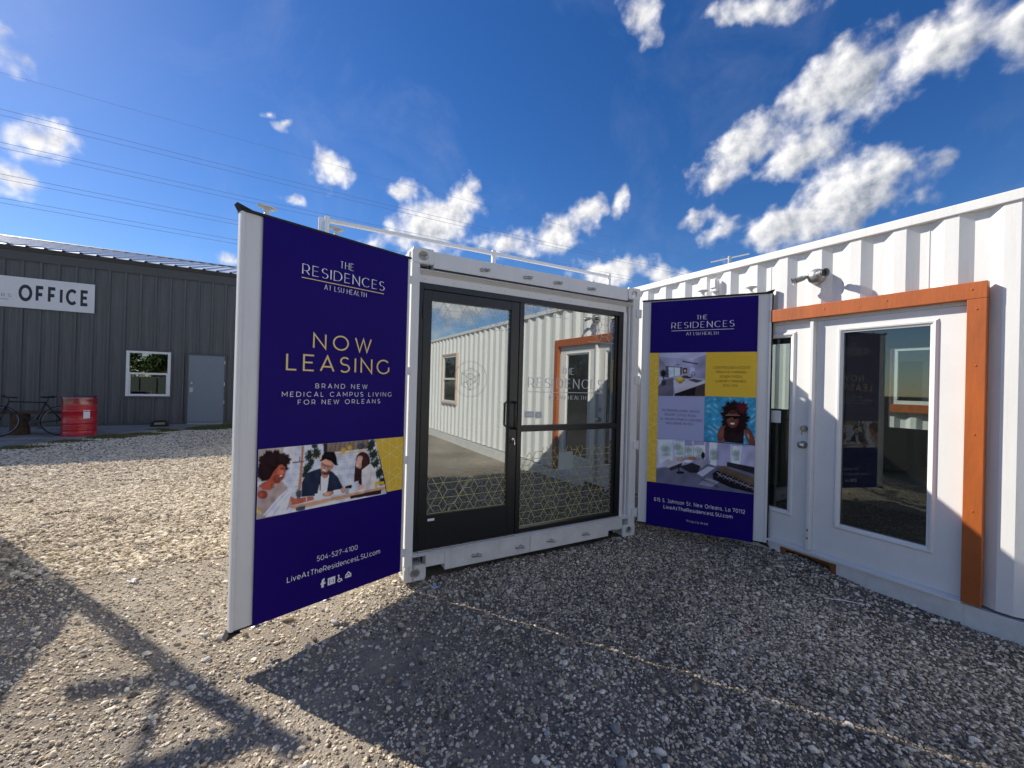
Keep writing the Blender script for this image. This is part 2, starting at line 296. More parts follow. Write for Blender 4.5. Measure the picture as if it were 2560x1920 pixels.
def ground_mat():
    m = bpy.data.materials.new('gravel_dirt'); m.use_nodes = True; nt = m.node_tree; b = nt.nodes['Principled BSDF']; b.inputs['Roughness'].default_value = .95; b.inputs['Specular IOR Level'].default_value = .15
    t = nt.nodes.new('ShaderNodeTexCoord'); src = t.outputs['Object']
    def nz(s, d=6, r=.6):
        n = nt.nodes.new('ShaderNodeTexNoise'); n.inputs['Scale'].default_value = s; n.inputs['Detail'].default_value = d; n.inputs['Roughness'].default_value = r; nt.links.new(src, n.inputs['Vector']); return n
    def vor(s, f='F1'):
        n = nt.nodes.new('ShaderNodeTexVoronoi'); n.inputs['Scale'].default_value = s; n.feature = f; nt.links.new(src, n.inputs['Vector']); return n
    def ramp(o, pts):
        r = nt.nodes.new('ShaderNodeValToRGB'); e = r.color_ramp.elements
        e[0].position, e[0].color = pts[0][0], (*pts[0][1], 1); e[1].position, e[1].color = pts[-1][0], (*pts[-1][1], 1)
        for p, c in pts[1:-1]: q = e.new(p); q.color = (*c, 1)
        nt.links.new(o, r.inputs[0]); return r.outputs[0]
    big = nz(.9, 5); base = ramp(big.outputs[0], [(.3, (.21, .172, .135)), (.5, (.35, .30, .24)), (.7, (.48, .425, .35))])
    sx = nt.nodes.new('ShaderNodeSeparateXYZ'); nt.links.new(src, sx.inputs[0])
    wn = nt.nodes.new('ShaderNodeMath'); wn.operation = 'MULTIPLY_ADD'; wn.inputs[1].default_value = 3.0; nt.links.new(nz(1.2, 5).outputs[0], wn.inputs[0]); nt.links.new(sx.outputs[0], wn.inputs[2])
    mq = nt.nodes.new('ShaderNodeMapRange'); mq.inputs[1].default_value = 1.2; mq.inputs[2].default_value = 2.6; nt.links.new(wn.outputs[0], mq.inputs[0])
    bm_ = nt.nodes.new('ShaderNodeMix'); bm_.data_type = 'RGBA'; nt.links.new(mq.outputs[0], bm_.inputs[0]); nt.links.new(base, bm_.inputs[6]); bm_.inputs[7].default_value = (.125, .105, .086, 1); base = bm_.outputs[2]  # right side darker: gravelly ground, plus shade between pebbles put into the colour
    my = nt.nodes.new('ShaderNodeMapRange'); my.inputs[1].default_value = -4.2; my.inputs[2].default_value = -2.9; nt.links.new(sx.outputs[1], my.inputs[0]); mm_ = nt.nodes.new('ShaderNodeMath'); mm_.operation = 'MULTIPLY'; nt.links.new(mq.outputs[0], mm_.inputs[0]); nt.links.new(my.outputs[0], mm_.inputs[1]); nt.links.new(mm_.outputs[0], bm_.inputs[0])  # painted shade fades out past the container's cast shadow
    vs = vor(70); peb = ramp(vs.outputs['Color'], [(.0, (.14, .13, .115)), (.45, (.25, .23, .20)), (.8, (.40, .37, .31)), (1, (.55, .51, .44))])
    fine = nz(240, 3); mx = nt.nodes.new('ShaderNodeMix'); mx.data_type = 'RGBA'
    mk = nt.nodes.new('ShaderNodeMapRange'); mk.inputs[1].default_value = .40; mk.inputs[2].default_value = .62; nt.links.new(nz(5, 5).outputs[0], mk.inputs[0])
    fc = nt.nodes.new('ShaderNodeMath'); fc.operation = 'MULTIPLY'; fc.inputs[1].default_value = .5; nt.links.new(mk.outputs[0], fc.inputs[0])
    nt.links.new(fc.outputs[0], mx.inputs[0]); nt.links.new(base, mx.inputs[6]); nt.links.new(peb, mx.inputs[7])
    m2 = nt.nodes.new('ShaderNodeMix'); m2.data_type = 'RGBA'; m2.blend_type = 'MULTIPLY'; m2.inputs[0].default_value = .75; nt.links.new(mx.outputs[2], m2.inputs[6])
    nt.links.new(ramp(fine.outputs[0], [(.3, (.55, .55, .55)), (.7, (1.35, 1.35, 1.35))]), m2.inputs[7]); nt.links.new(m2.outputs[2], b.inputs['Base Color'])
    hh = nt.nodes.new('ShaderNodeMath'); hh.operation = 'ADD'; nt.links.new(vs.outputs['Distance'], hh.inputs[0]); nt.links.new(fine.outputs[0], hh.inputs[1])
    bp = nt.nodes.new('ShaderNodeBump'); bp.inputs['Strength'].default_value = .8; bp.inputs['Distance'].default_value = .008; bp.invert = True; nt.links.new(hh.outputs[0], bp.inputs['Height']); nt.links.new(bp.outputs[0], b.inputs['Normal'])
    return m
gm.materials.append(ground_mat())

def stone_mat():
    m = bpy.data.materials.new('gravel_stone'); m.use_nodes = True; nt = m.node_tree; b = nt.nodes['Principled BSDF']; b.inputs['Roughness'].default_value = .85; b.inputs['Specular IOR Level'].default_value = .25
    a = nt.nodes.new('ShaderNodeAttribute'); a.attribute_type = 'INSTANCER'; a.attribute_name = 'tone'
    oi = nt.nodes.new('ShaderNodeObjectInfo'); ad = nt.nodes.new('ShaderNodeMath'); ad.operation = 'ADD'; nt.links.new(a.outputs['Fac'], ad.inputs[0])
    nt.links.new(a.outputs['Fac'], ad.inputs[0]); ad.inputs[1].default_value = 0
    r = nt.nodes.new('ShaderNodeValToRGB'); e = r.color_ramp.elements
    cs = [(0, (.10, .087, .075)), (.22, (.19, .168, .142)), (.45, (.38, .33, .26)), (.62, (.52, .435, .315)), (.8, (.70, .625, .49)), (1, (.84, .78, .66))]
    e[0].position, e[0].color = 0, (*cs[0][1], 1); e[1].position, e[1].color = 1, (*cs[-1][1], 1)
    for p, c in cs[1:-1]: q = e.new(p); q.color = (*c, 1)
    nt.links.new(ad.outputs[0], r.inputs[0])
    t = nt.nodes.new('ShaderNodeTexCoord'); n = nt.nodes.new('ShaderNodeTexNoise'); n.inputs['Scale'].default_value = 2.6; n.inputs['Detail'].default_value = 4; nt.links.new(t.outputs['Object'], n.inputs['Vector'])
    rr = nt.nodes.new('ShaderNodeMapRange'); rr.inputs[1].default_value = .3; rr.inputs[2].default_value = .7; rr.inputs[3].default_value = .72; rr.inputs[4].default_value = 1.18; nt.links.new(n.outputs[0], rr.inputs[0])
    mx = nt.nodes.new('ShaderNodeMix'); mx.data_type = 'RGBA'; mx.blend_type = 'MULTIPLY'; mx.inputs[0].default_value = 1; nt.links.new(r.outputs[0], mx.inputs[6]); nt.links.new(rr.outputs[0], mx.inputs[7])
    w = nt.nodes.new('ShaderNodeAttribute'); w.attribute_type = 'INSTANCER'; w.attribute_name = 'warm'
    wm = nt.nodes.new('ShaderNodeMix'); wm.data_type = 'RGBA'; wm.blend_type = 'MULTIPLY'; nt.links.new(w.outputs['Fac'], wm.inputs[0]); nt.links.new(mx.outputs[2], wm.inputs[6]); wm.inputs[7].default_value = (1.05, 1.0, .92, 1)
    nt.links.new(wm.outputs[2], b.inputs['Base Color']); return m
STONE = stone_mat()
def patch(x, y): return lump(x, y, 2.1, 21) + .6 * lump(x, y, 6, 22)
def scatter(n, xr, yr, smin, smax, power, keep, seed):
    r = np.random.default_rng(seed)
    x = r.uniform(*xr, n); y = r.uniform(*yr, n); k = keep(x, y, r.uniform(0, 1, n)); x, y = x[k], y[k]; m = len(x)
    s = smin + (smax - smin) * r.uniform(0, 1, m) ** power
    return x, y, s
def clear(x, y):
    inA = (x > .02) & (x < 2.43) & (y > .06) & (y < 3)
    inB = x > 3.16
    slab = (y > 11.6)
    # only what the camera, or one a step aside, can see
    cx, cy = -.87, -3.155
    ang = np.degrees(np.arctan2(x - cx, y - cy)); d = np.hypot(x - cx, y - cy)
    return ~(inA | inB | slab) & (ang > -32) & (ang < 92) & (d > .75)
dens_left = lambda x, y: np.where(x < .2, 1, 0)
sets = []
# fine packed gravel near the camera
def k_fine(x, y, u):
    d = np.hypot(x + .87, y + 3.155); dirt = 1 - .62 * sstep(.45, -.55, x + .25 * patch(x, y)) * sstep(3.2, 1.5, y)
    return clear(x, y) & (u < dirt * np.clip(.82 + .75 * patch(x, y), .12, 1) * np.clip(3.6 / (d + .6), .12, 1))
sets.append(scatter(560000, (-4, 3.3), (-3.1, 4.5), .0032, .0100, 2.0, k_fine, 1))
def k_mid(x, y, u):
    d = np.hypot(x + .87, y + 3.155); dirt = 1 - .35 * sstep(.4, -.4, x) * sstep(2.0, .6, y)
    return clear(x, y) & (u < dirt * (.6 + .5 * np.clip(patch(x + 9, y), -1, 1)))
sets.append(scatter(20000, (-4.5, 3.3), (-3.1, 4), .0095, .019, 2.0, k_mid, 2))
def k_far(x, y, u): return clear(x, y) & (y > 1.2) & (x < .0)
sets.append(scatter(70000, (-7.5, 1.2), (1.0, 11.6), .010, .026, 2.0, k_far, 3))
sets.append(scatter(90000, (-5.5, 1.2), (.9, 8), .006, .013, 1.6, k_far, 5))
X = np.concatenate([s[0] for s in sets]); Y = np.concatenate([s[1] for s in sets]); S = np.concatenate([s[2] for s in sets])
nS = len(X); Z = ground_z(X, Y) + S * .30
pm = bpy.data.meshes.new('gravel'); pm.from_pydata(np.stack([X, Y, Z], 1).tolist(), [], [])
def attr(me, name, typ, data, field='value'):
    a = me.attributes.new(name, typ, 'POINT'); a.data.foreach_set(field, np.ascontiguousarray(data, dtype=np.float32).ravel())
attr(pm, 'size', 'FLOAT_VECTOR', np.stack([S * rng.uniform(.8, 1.35, nS), S * rng.uniform(.7, 1.0, nS), S * rng.uniform(.42, .75, nS)], 1), 'vector')
attr(pm, 'turn', 'FLOAT_VECTOR', np.stack([rng.normal(0, .25, nS), rng.normal(0, .25, nS), rng.uniform(0, 6.28, nS)], 1), 'vector')
warm = np.clip(sstep(1.0, -.6, X + .5 * lump(X, Y, 2, 41)) + rng.normal(0, .25, nS), 0, 1)
tone = np.clip(rng.normal(.54, .31, nS) + .15 * lump(X, Y, 3, 33) + np.where(X < -.2, .17, 0) + .14 * sstep(1, 4, Y) + 5 * (S - .012), 0, 1)
attr(pm, 'tone', 'FLOAT', tone); attr(pm, 'warm', 'FLOAT', warm)
ia = pm.attributes.new('which', 'INT', 'POINT'); ia.data.foreach_set('value', rng.integers(0, 5, nS).astype(np.int32))
gravel = bpy.data.objects.new('gravel', pm); COL.objects.link(gravel); gravel['kind'] = 'stuff'; gravel['label'] = 'loose grey and tan gravel covering the yard'; gravel['category'] = 'gravel'
def gravel_nodes():
    ng = bpy.data.node_groups.new('scatter_gravel', 'GeometryNodeTree')
    ng.interface.new_socket('Geometry', in_out='INPUT', socket_type='NodeSocketGeometry'); ng.interface.new_socket('Geometry', in_out='OUTPUT', socket_type='NodeSocketGeometry')
    A = lambda t: ng.nodes.new(t); L = ng.links.new
    gi, go = A('NodeGroupInput'), A('NodeGroupOutput')
    join = A('GeometryNodeGeometryToInstance')
    for k in range(5):
        ico = A('GeometryNodeMeshIcoSphere'); ico.inputs['Radius'].default_value = 1; ico.inputs['Subdivisions'].default_value = 2
        nz = A('ShaderNodeTexNoise'); nz.noise_dimensions = '4D'; nz.inputs['W'].default_value = 3.7 * k; nz.inputs['Scale'].default_value = .9; nz.inputs['Detail'].default_value = 1.5
        sb = A('ShaderNodeVectorMath'); sb.operation = 'SUBTRACT'; sb.inputs[1].default_value = (.5, .5, .5); L(nz.outputs['Color'], sb.inputs[0])
        sc = A('ShaderNodeVectorMath'); sc.operation = 'SCALE'; sc.inputs['Scale'].default_value = 1.5; L(sb.outputs[0], sc.inputs[0])
        sp = A('GeometryNodeSetPosition'); L(ico.outputs['Mesh'], sp.inputs['Geometry']); L(sc.outputs[0], sp.inputs['Offset'])
        sm = A('GeometryNodeSetMaterial'); sm.inputs['Material'].default_value = STONE; L(sp.outputs[0], sm.inputs['Geometry'])
        L(sm.outputs[0], join.inputs[0])
    def na(nm, ty):
        n = A('GeometryNodeInputNamedAttribute'); n.data_type = ty; n.inputs['Name'].default_value = nm; return n.outputs[0]
    iop = A('GeometryNodeInstanceOnPoints'); L(gi.outputs[0], iop.inputs['Points']); L(join.outputs[0], iop.inputs['Instance'])
    iop.inputs['Pick Instance'].default_value = True; L(na('which', 'INT'), iop.inputs['Instance Index'])
    er = A('FunctionNodeEulerToRotation'); L(na('turn', 'FLOAT_VECTOR'), er.inputs[0]); L(er.outputs[0], iop.inputs['Rotation']); L(na('size', 'FLOAT_VECTOR'), iop.inputs['Scale'])
    L(iop.outputs[0], go.inputs[0]); return ng
gmod = gravel.modifiers.new('scatter', 'NODES'); gmod.node_group = gravel_nodes()

# larger stones one can pick out, children of the ground
def rock_mesh(seed, m):
    r = np.random.default_rng(seed); import bmesh
    bm = bmesh.new(); bmesh.ops.create_icosphere(bm, subdivisions=2, radius=1)
    pl = [Vector(r.normal(0, 1, 3)).normalized() for _ in range(9)]
    for v in bm.verts:
        k = 1
        for q in pl: k = min(k, r.uniform(.80, .86) / max(.05, v.co.dot(q))) if v.co.dot(q) > .8 else k
        v.co *= k * (1 + .08 * math.sin(5 * v.co.x + seed) * math.cos(4 * v.co.y))
    me = bpy.data.meshes.new('stone'); bm.to_mesh(me); bm.free(); me.materials.append(m); me.shade_smooth(); return me
SM = [mat('stone_pale_limestone', (.58, .56, .52), .8, var=.3, vscale=1.5, bump=.3, bscale=6), mat('stone_grey_flint', (.30, .29, .28), .8, var=.35, vscale=1.5, bump=.3, bscale=6), mat('stone_tan_chert', (.36, .28, .19), .8, var=.35, vscale=1.5, bump=.3, bscale=6)]
rocks = [rock_mesh(i, SM[(0, 0, 1, 0, 2, 1)[i]]) for i in range(6)]
rs = np.random.default_rng(5); cnt = 0
while cnt < 240:
    x, y = rs.uniform(-3.4, 3.05), rs.uniform(-2.9, 2.5)
    if not clear(np.array([x]), np.array([y]))[0]: continue
    d = math.hypot(x + .87, y + 3.155)
    if rs.uniform() > min(1, 2.6 / d): continue
    s = .011 + .017 * rs.uniform() ** 2.2
    o = bpy.data.objects.new('stone', rocks[rs.integers(0, 6)]); COL.objects.link(o); o.parent = ground
    o.scale = (s * rs.uniform(.9, 1.4), s * rs.uniform(.75, 1.05), s * rs.uniform(.5, .8)); o.rotation_euler = (rs.normal(0, .2), rs.normal(0, .2), rs.uniform(0, 6.28))
    o.location = (x, y, float(ground_z(x, y)) + s * .35); cnt += 1

# ------------------------------------------------------------------ lettering: a small stroke font
def arc(cx, cy, rx, ry, a0, a1, n=14):
    return [(cx + rx * math.cos(R(a0 + (a1 - a0) * k / n)), cy + ry * math.sin(R(a0 + (a1 - a0) * k / n))) for k in range(n + 1)]
G = {
 'A': (.80, [[(0, 0), (.4, 1), (.8, 0)], [(.13, .3), (.67, .3)]]),
 'B': (.64, [[(0, 0), (0, 1), (.34, 1)] + arc(.34, .76, .25, .24, 90, -90, 10)[1:] + [(0, .52)], [(0, .52), (.36, .52)] + arc(.36, .26, .27, .26, 90, -90, 10)[1:] + [(0, 0)]]),
 'C': (.86, [arc(.48, .5, .47, .5, 45, 315, 22)]),
 'D': (.82, [[(0, 0), (0, 1), (.32, 1)] + arc(.32, .5, .49, .5, 90, -90, 18)[1:] + [(0, 0)]]),
 'E': (.58, [[(.58, 1), (0, 1), (0, 0), (.58, 0)], [(0, .52), (.5, .52)]]),
 'F': (.56, [[(.56, 1), (0, 1), (0, 0)], [(0, .48), (.48, .48)]]),
 'G': (.88, [arc(.48, .5, .47, .5, 45, 318, 22) + [(.88, .2), (.88, .48)]]),
 'H': (.74, [[(0, 0), (0, 1)], [(.74, 0), (.74, 1)], [(0, .52), (.74, .52)]]),
 'I': (.0, [[(0, 0), (0, 1)]]),
 'J': (.44, [[(.08, 1), (.44, 1), (.44, .3)] + arc(.22, .26, .22, .26, 0, -150, 9)]),
 'K': (.66, [[(0, 0), (0, 1)], [(.62, 1), (0, .32)], [(.2, .52), (.66, 0)]]),
 'L': (.52, [[(0, 1), (0, 0), (.52, 0)]]),
 'M': (.90, [[(0, 0), (0, 1), (.45, .28), (.9, 1), (.9, 0)]]),
 'N': (.74, [[(0, 0), (0, 1), (.74, 0), (.74, 1)]]),
 'O': (.98, [arc(.49, .5, .49, .5, 90, 450, 28)]),
 'P': (.62, [[(0, 0), (0, 1), (.34, 1)] + arc(.34, .67, .28, .33, 90, -90, 12)[1:] + [(0, .34)]]),
 'R': (.64, [[(0, 0), (0, 1), (.34, 1)] + arc(.34, .68, .28, .32, 90, -90, 12)[1:] + [(0, .36)], [(.36, .36), (.64, 0)]]),
 'S': (.60, [arc(.31, .75, .27, .25, 38, 262, 12) + arc(.3, .25, .3, .26, 82, -142, 12)]),
 'T': (.66, [[(0, 1), (.66, 1)], [(.33, 1), (.33, 0)]]),
 'U': (.72, [[(0, 1), (0, .36)] + arc(.36, .36, .36, .36, 180, 360, 14) + [(.72, 1)]]),
 'V': (.78, [[(0, 1), (.39, 0), (.78, 1)]]),
 'W': (1.14, [[(0, 1), (.3, 0), (.57, .96), (.84, 0), (1.14, 1)]]),
 'X': (.70, [[(0, 1), (.7, 0)], [(.7, 1), (0, 0)]]),
 'Y': (.70, [[(0, 1), (.35, .42), (.7, 1)], [(.35, .42), (.35, 0)]]),
 'a': (.52, [arc(.28, .35, .27, .36, 90, 450, 18), [(.54, .72), (.54, 0)]]),
 'b': (.56, [arc(.28, .36, .28, .36, 90, 450, 18), [(0, 1.04), (0, 0)]]),
 'c': (.50, [arc(.29, .36, .28, .36, 45, 315, 14)]),
 'd': (.56, [arc(.28, .36, .28, .36, 90, 450, 18), [(.56, 1.04), (.56, 0)]]),
 'e': (.56, [[(.02, .36), (.57, .36)] + arc(.29, .36, .28, .36, 0, 318, 18)[1:]]),
 'f': (.36, [arc(.36, .8, .2, .24, 80, 180, 6) + [(.16, 0)], [(0, .68), (.36, .68)]]),
 'g': (.56, [arc(.28, .36, .28, .36, 90, 450, 18), [(.56, .72), (.56, -.06)] + arc(.29, -.04, .27, .24, 0, -150, 9)]),
 'h': (.54, [[(0, 1.04), (0, 0)], arc(.27, .42, .27, .3, 180, 0, 12) + [(.54, 0)]]),
 'i': (.0, [[(0, 0), (0, .72)], [(0, .93), (0, 1.02)]]),
 'l': (.0, [[(0, 0), (0, 1.04)]]),
 'm': (.90, [[(0, .72), (0, 0)], arc(.225, .45, .225, .27, 180, 0, 10) + [(.45, 0)], arc(.675, .45, .225, .27, 180, 0, 10) + [(.9, 0)]]),
 'n': (.54, [[(0, .72), (0, 0)], arc(.27, .42, .27, .3, 180, 0, 12) + [(.54, 0)]]),
 'o': (.60, [arc(.3, .36, .3, .36, 90, 450, 20)]),
 'r': (.34, [[(0, .72), (0, 0)], arc(.34, .38, .34, .34, 180, 90, 8)]),
 's': (.44, [arc(.23, .54, .19, .18, 40, 265, 10) + arc(.22, .18, .22, .18, 85, -145, 10)]),
 't': (.36, [[(.14, .92), (.14, .16)] + arc(.28, .16, .14, .16, 180, 290, 6), [(0, .68), (.36, .68)]]),
 'v': (.54, [[(0, .72), (.27, 0), (.54, .72)]]),
 'w': (.84, [[(0, .72), (.21, 0), (.42, .68), (.63, 0), (.84, .72)]]),
 'y': (.54, [[(0, .72), (.28, .02)], [(.54, .72), (.2, -.24), (.04, -.24)]]),
 '0': (.66, [arc(.33, .5, .33, .5, 90, 450, 22)]),
 '1': (.26, [[(0, .86), (.26, 1), (.26, 0)]]),
 '2': (.56, [arc(.28, .71, .26, .29, 160, -35, 12) + [(0, 0), (.56, 0)]]),
 '4': (.66, [[(.44, 1), (0, .26), (.66, .26)], [(.5, .52), (.5, 0)]]),
 '5': (.58, [[(.52, 1), (.12, 1), (.07, .58)] + arc(.27, .3, .29, .31, 110, -140, 14)]),
 '6': (.60, [arc(.4, .62, .4, .38, 75, 180, 9) + arc(.3, .3, .3, .3, 180, 540, 18)]),
 '7': (.58, [[(0, .84), (0, 1), (.58, 1), (.18, 0)]]),
 '.': (.0, [[(0, -.01), (0, .09)]]), ',': (.04, [[(.04, .08), (0, -.14)]]), '-': (.3, [[(0, .38), (.3, .38)]]), '*': (.24, [[(.12, .74), (.12, 1.02)], [(0, .81), (.24, .95)], [(0, .95), (.24, .81)]]),
 ' ': (.22, [])}
def strip(mb, pts, wf, y, to3):
    pts = [Vector((p[0], p[1])) for p in pts]
    closed = (pts[0] - pts[-1]).length < 1e-6
    if closed: pts = pts[:-1]
    m = len(pts); i = len(mb.v)
    for k in range(m):
        a = pts[k - 1] if (closed or k > 0) else None; b = pts[(k + 1) % m] if (closed or k < m - 1) else None
        d1 = (pts[k] - a).normalized() if a is not None else None; d2 = (b - pts[k]).normalized() if b is not None else None
        if d1 is None: d1 = d2
        if d2 is None: d2 = d1
        t = d1 + d2; t = t.normalized() if t.length > 1e-4 else d1
        n = Vector((-t.y, t.x)); c = max(.38, n.dot(Vector((-d1.y, d1.x))))
        w = .25 * (wf(d1) + wf(d2)) / c
        mb.v += [to3(pts[k] + n * w, y), to3(pts[k] - n * w, y)]
    for k in range(m if closed else m - 1):
        j = (k + 1) % m; mb.f.append((i + 2 * k, i + 2 * j, i + 2 * j + 1, i + 2 * k + 1))
def lettering(parent, s, x0, x1, z0, z1, m, weight=.1, thin=None, y=-.003, name='lettering', xs=1.0, slope=0.):
    """flat printed words between x0 and x1, baseline z0, cap line z1, in the parent's x-z plane"""
    h = z1 - z0; thin = weight if thin is None else thin
    nat = [G[c][0] * xs for c in s]; tot = x1 - x0 - weight * h
    gmin = .12 + weight
    if (tot / h - sum(nat)) / max(1, len(s) - 1) < gmin:
        xs *= max(.45, (tot / h - gmin * (len(s) - 1)) / sum(nat)); nat = [G[c][0] * xs for c in s]
    gap = (tot / h - sum(nat)) / max(1, len(s) - 1)
    wf = lambda d: thin + (weight - thin) * abs(d.y) ** 1.5
    mb = MB(); x = x0 + weight * h * .5; si = 0; o = None
    for c, nw in zip(s + ' ', nat + [0]):
        if c == ' ' and mb.f: o = mb.build(name, m, parent); mb = MB()
        for st in G[c][1]:
            off = y - .00012 * (si % 4); si += 1
            def to3(p, yy, x=x): return (x + p.x * xs * h, yy, z0 + slope * (x + p.x * h - x0) + (thin / 2 + p.y * (1 - thin)) * h)
            strip(mb, st, lambda d: wf(d), off, to3)
        x += (nw + gap) * h
    return o
def hexlines(a, x0, x1, z0, z1, rot=False, extra=True, seed=1, clip=None):
    """line segments of the interlaced hexagon pattern (node spacing a) inside a rectangle"""
    r = random.Random(seed); segs = []
    W, H = (z1 - z0, x1 - x0) if rot else (x1 - x0, z1 - z0)
    h = a * .866; ni, nj = int(W / a) + 3, int(H / h) + 3
    for i in range(-1, ni):
        for j in range(-1, nj):
            X_, Z_ = i * a, j * h
            segs.append(((X_, Z_), (X_ + a, Z_)))
            for sx in (-1, 1):
                segs.append(((X_, Z_), (X_ + sx * a / 4, Z_ + h / 2))); segs.append(((X_ + sx * a / 4, Z_ + h / 2), (X_, Z_ + h)))
            segs.append(((X_ + a / 4, Z_ + h / 2), (X_ + 3 * a / 4, Z_ + h / 2)))
            if extra:
                k = (i + 2 * j) % 4
                if k == 0: segs.append(((X_ + a / 4, Z_ + h / 2), (X_ + 3 * a / 4, Z_ - h / 2)))
                if k == 2: segs.append(((X_ + a / 4, Z_ - h / 2), (X_ + 3 * a / 4, Z_ + h / 2)))
    out = []
    for p, q in segs:
        if rot: p, q = (p[1], p[0]), (q[1], q[0])
        p = (p[0] + x0, p[1] + z0); q = (q[0] + x0, q[1] + z0)
        t0, t1 = 0., 1.; dx, dz = q[0] - p[0], q[1] - p[1]; ok = True
        for d, lo, hi, s in ((dx, x0, x1, p[0]), (dz, z0, z1, p[1])):
            if abs(d) < 1e-9: ok &= lo - 1e-6 <= s <= hi + 1e-6; continue
            a_, b_ = (lo - s) / d, (hi - s) / d; t0 = max(t0, min(a_, b_)); t1 = min(t1, max(a_, b_))
        if not ok or t1 - t0 < 1e-3: continue
        P, Q = (p[0] + dx * t0, p[1] + dz * t0), (p[0] + dx * t1, p[1] + dz * t1)
        if clip and not (clip((P[0] + Q[0]) / 2, (P[1] + Q[1]) / 2)): continue
        out.append((P, Q))
    return out
def linework(parent, segs, w, y, m, name):
    mb = MB()
    for k, (p, q) in enumerate(segs): strip(mb, [p, q], lambda d: w * 2, y - .00005 * (k % 9), lambda v, yy: (v.x, yy, v.y))
    return mb.build(name, m, parent)

# ------------------------------------------------------------------ printed pictures: shapes painted onto a fine grid of a flat print
def lin(c): return tuple(((v / 255) / 12.92 if v / 255 <= .04045 else ((v / 255 + .055) / 1.055) ** 2.4) for v in c)
class Paint:
    """canvas in print metres (s, z); shapes are drawn in the drawing coordinates that matrix H maps them to"""
    def __init__(p, s0, s1, z0, z1, nu, nv, H, flip):
        p.s = np.linspace(s0, s1, nu); p.z = np.linspace(z0, z1, nv); p.SS, p.ZZ = np.meshgrid(p.s, p.z)
        q = np.einsum('ij,jkl->ikl', np.array(H), np.stack([p.SS, p.ZZ, np.ones_like(p.SS)])); p.X, p.Y = q[0] / q[2], q[1] / q[2]
        p.c = np.zeros((nv, nu, 3)); p.r = np.random.default_rng(3)
    def put(p, mask, col): p.c = p.c * (1 - mask[..., None]) + np.array(lin(col)) * mask[..., None]
    def poly(p, pts, col, a=1.):
        ins = np.zeros(p.X.shape, bool); n = len(pts)
        for k in range(n):
            (x1, y1), (x2, y2) = pts[k], pts[(k + 1) % n]
            if y1 == y2: continue
            c = ((y1 > p.Y) != (y2 > p.Y)) & (p.X < (x2 - x1) * (p.Y - y1) / (y2 - y1) + x1); ins ^= c
        p.put(ins * a, col)
    def ell(p, cx, cy, rx, ry, col, rot=0, a=1., rag=0, soft=.0):
        c, s = math.cos(R(rot)), math.sin(R(rot)); dx, dy = p.X - cx, p.Y - cy
        u, v = (dx * c + dy * s) / rx, (-dx * s + dy * c) / ry; q = np.hypot(u, v)
        if rag: q = q + rag * (np.sin(9 * np.arctan2(v, u) + cx) * .5 + np.sin(23 * np.arctan2(v, u)) * .3 + p.r.normal(0, .35, q.shape))
        mk = np.clip((1 - q) / max(soft, .02) + .5, 0, 1) * a; sh = np.clip(1.14 - .42 * q * q - .16 * (u * .7 + v * .5), .4, 1.4)   # rounded modelling of the pictured form
        p.c = p.c * (1 - mk[..., None]) + np.array(lin(col)) * sh[..., None] * mk[..., None]
    def line(p, pts, w, col, a=1.):
        m = np.zeros(p.X.shape)
        for (x1, y1), (x2, y2) in zip(pts[:-1], pts[1:]):
            dx, dy = x2 - x1, y2 - y1; t = np.clip(((p.X - x1) * dx + (p.Y - y1) * dy) / (dx * dx + dy * dy), 0, 1)
            d = np.hypot(p.X - x1 - t * dx, p.Y - y1 - t * dy); m = np.maximum(m, np.clip((w / 2 - d) / 3 + .5, 0, 1))
        p.put(m * a, col)
    def grad(p, f, amt):  # tone variation inside the picture
        p.c = p.c * (1 + amt * f[..., None])
    def finish(p):
        n = np.zeros(p.X.shape)
        for k in range(14): a = p.r.uniform(0, 6.3); w = p.r.uniform(.01, .06); n += np.sin((p.X * np.cos(a) + p.Y * np.sin(a)) * w + p.r.uniform(0, 6.3))
        p.c *= (1 + .035 * n)[..., None]
        for _ in range(1):
            c = p.c; c = (np.roll(c, 1, 0) + 2 * c + np.roll(c, -1, 0)) / 4; p.c = (np.roll(c, 1, 1) + 2 * c + np.roll(c, -1, 1)) / 4
        p.c = np.clip(1.5 * p.c * (1 + p.r.normal(0, .03, p.X.shape))[..., None], 0, .95)
    def mesh(p, name, parent, xf, y, keep=None):
        p.finish()
        nv, nu = p.SS.shape; me = bpy.data.meshes.new(name)
        v = np.stack([xf(p.SS).ravel(), np.full(p.SS.size, y), p.ZZ.ravel()], 1); i = np.arange(nu * nv).reshape(nv, nu)
        f = np.stack([i[:-1, :-1].ravel(), i[:-1, 1:].ravel(), i[1:, 1:].ravel(), i[1:, :-1].ravel()], 1)
        if keep is not None:
            k = keep(p.X, p.Y); kk = (k[:-1, :-1] & k[1:, 1:]).ravel(); f = f[kk]
        me.from_pydata(v.tolist(), [], f.tolist())
        a = me.color_attributes.new('ink', 'FLOAT_COLOR', 'POINT'); a.data.foreach_set('color', np.concatenate([np.clip(p.c, 0, 1).reshape(-1, 3), np.ones((nu * nv, 1))], 1).astype(np.float32).ravel())
        if 'ink_print' not in MATS:
            m = bpy.data.materials.new('ink_print'); m.use_nodes = True; b = m.node_tree.nodes['Principled BSDF']; b.inputs['Roughness'].default_value = .55; b.inputs['Specular IOR Level'].default_value = .08
            t = m.node_tree.nodes.new('ShaderNodeAttribute'); t.attribute_name = 'ink'; m.node_tree.links.new(t.outputs['Color'], b.inputs['Base Color']); MATS['ink_print'] = m
        me.materials.append(MATS['ink_print']); o = bpy.data.objects.new(name, me); COL.objects.link(o); o.parent = parent
        return o

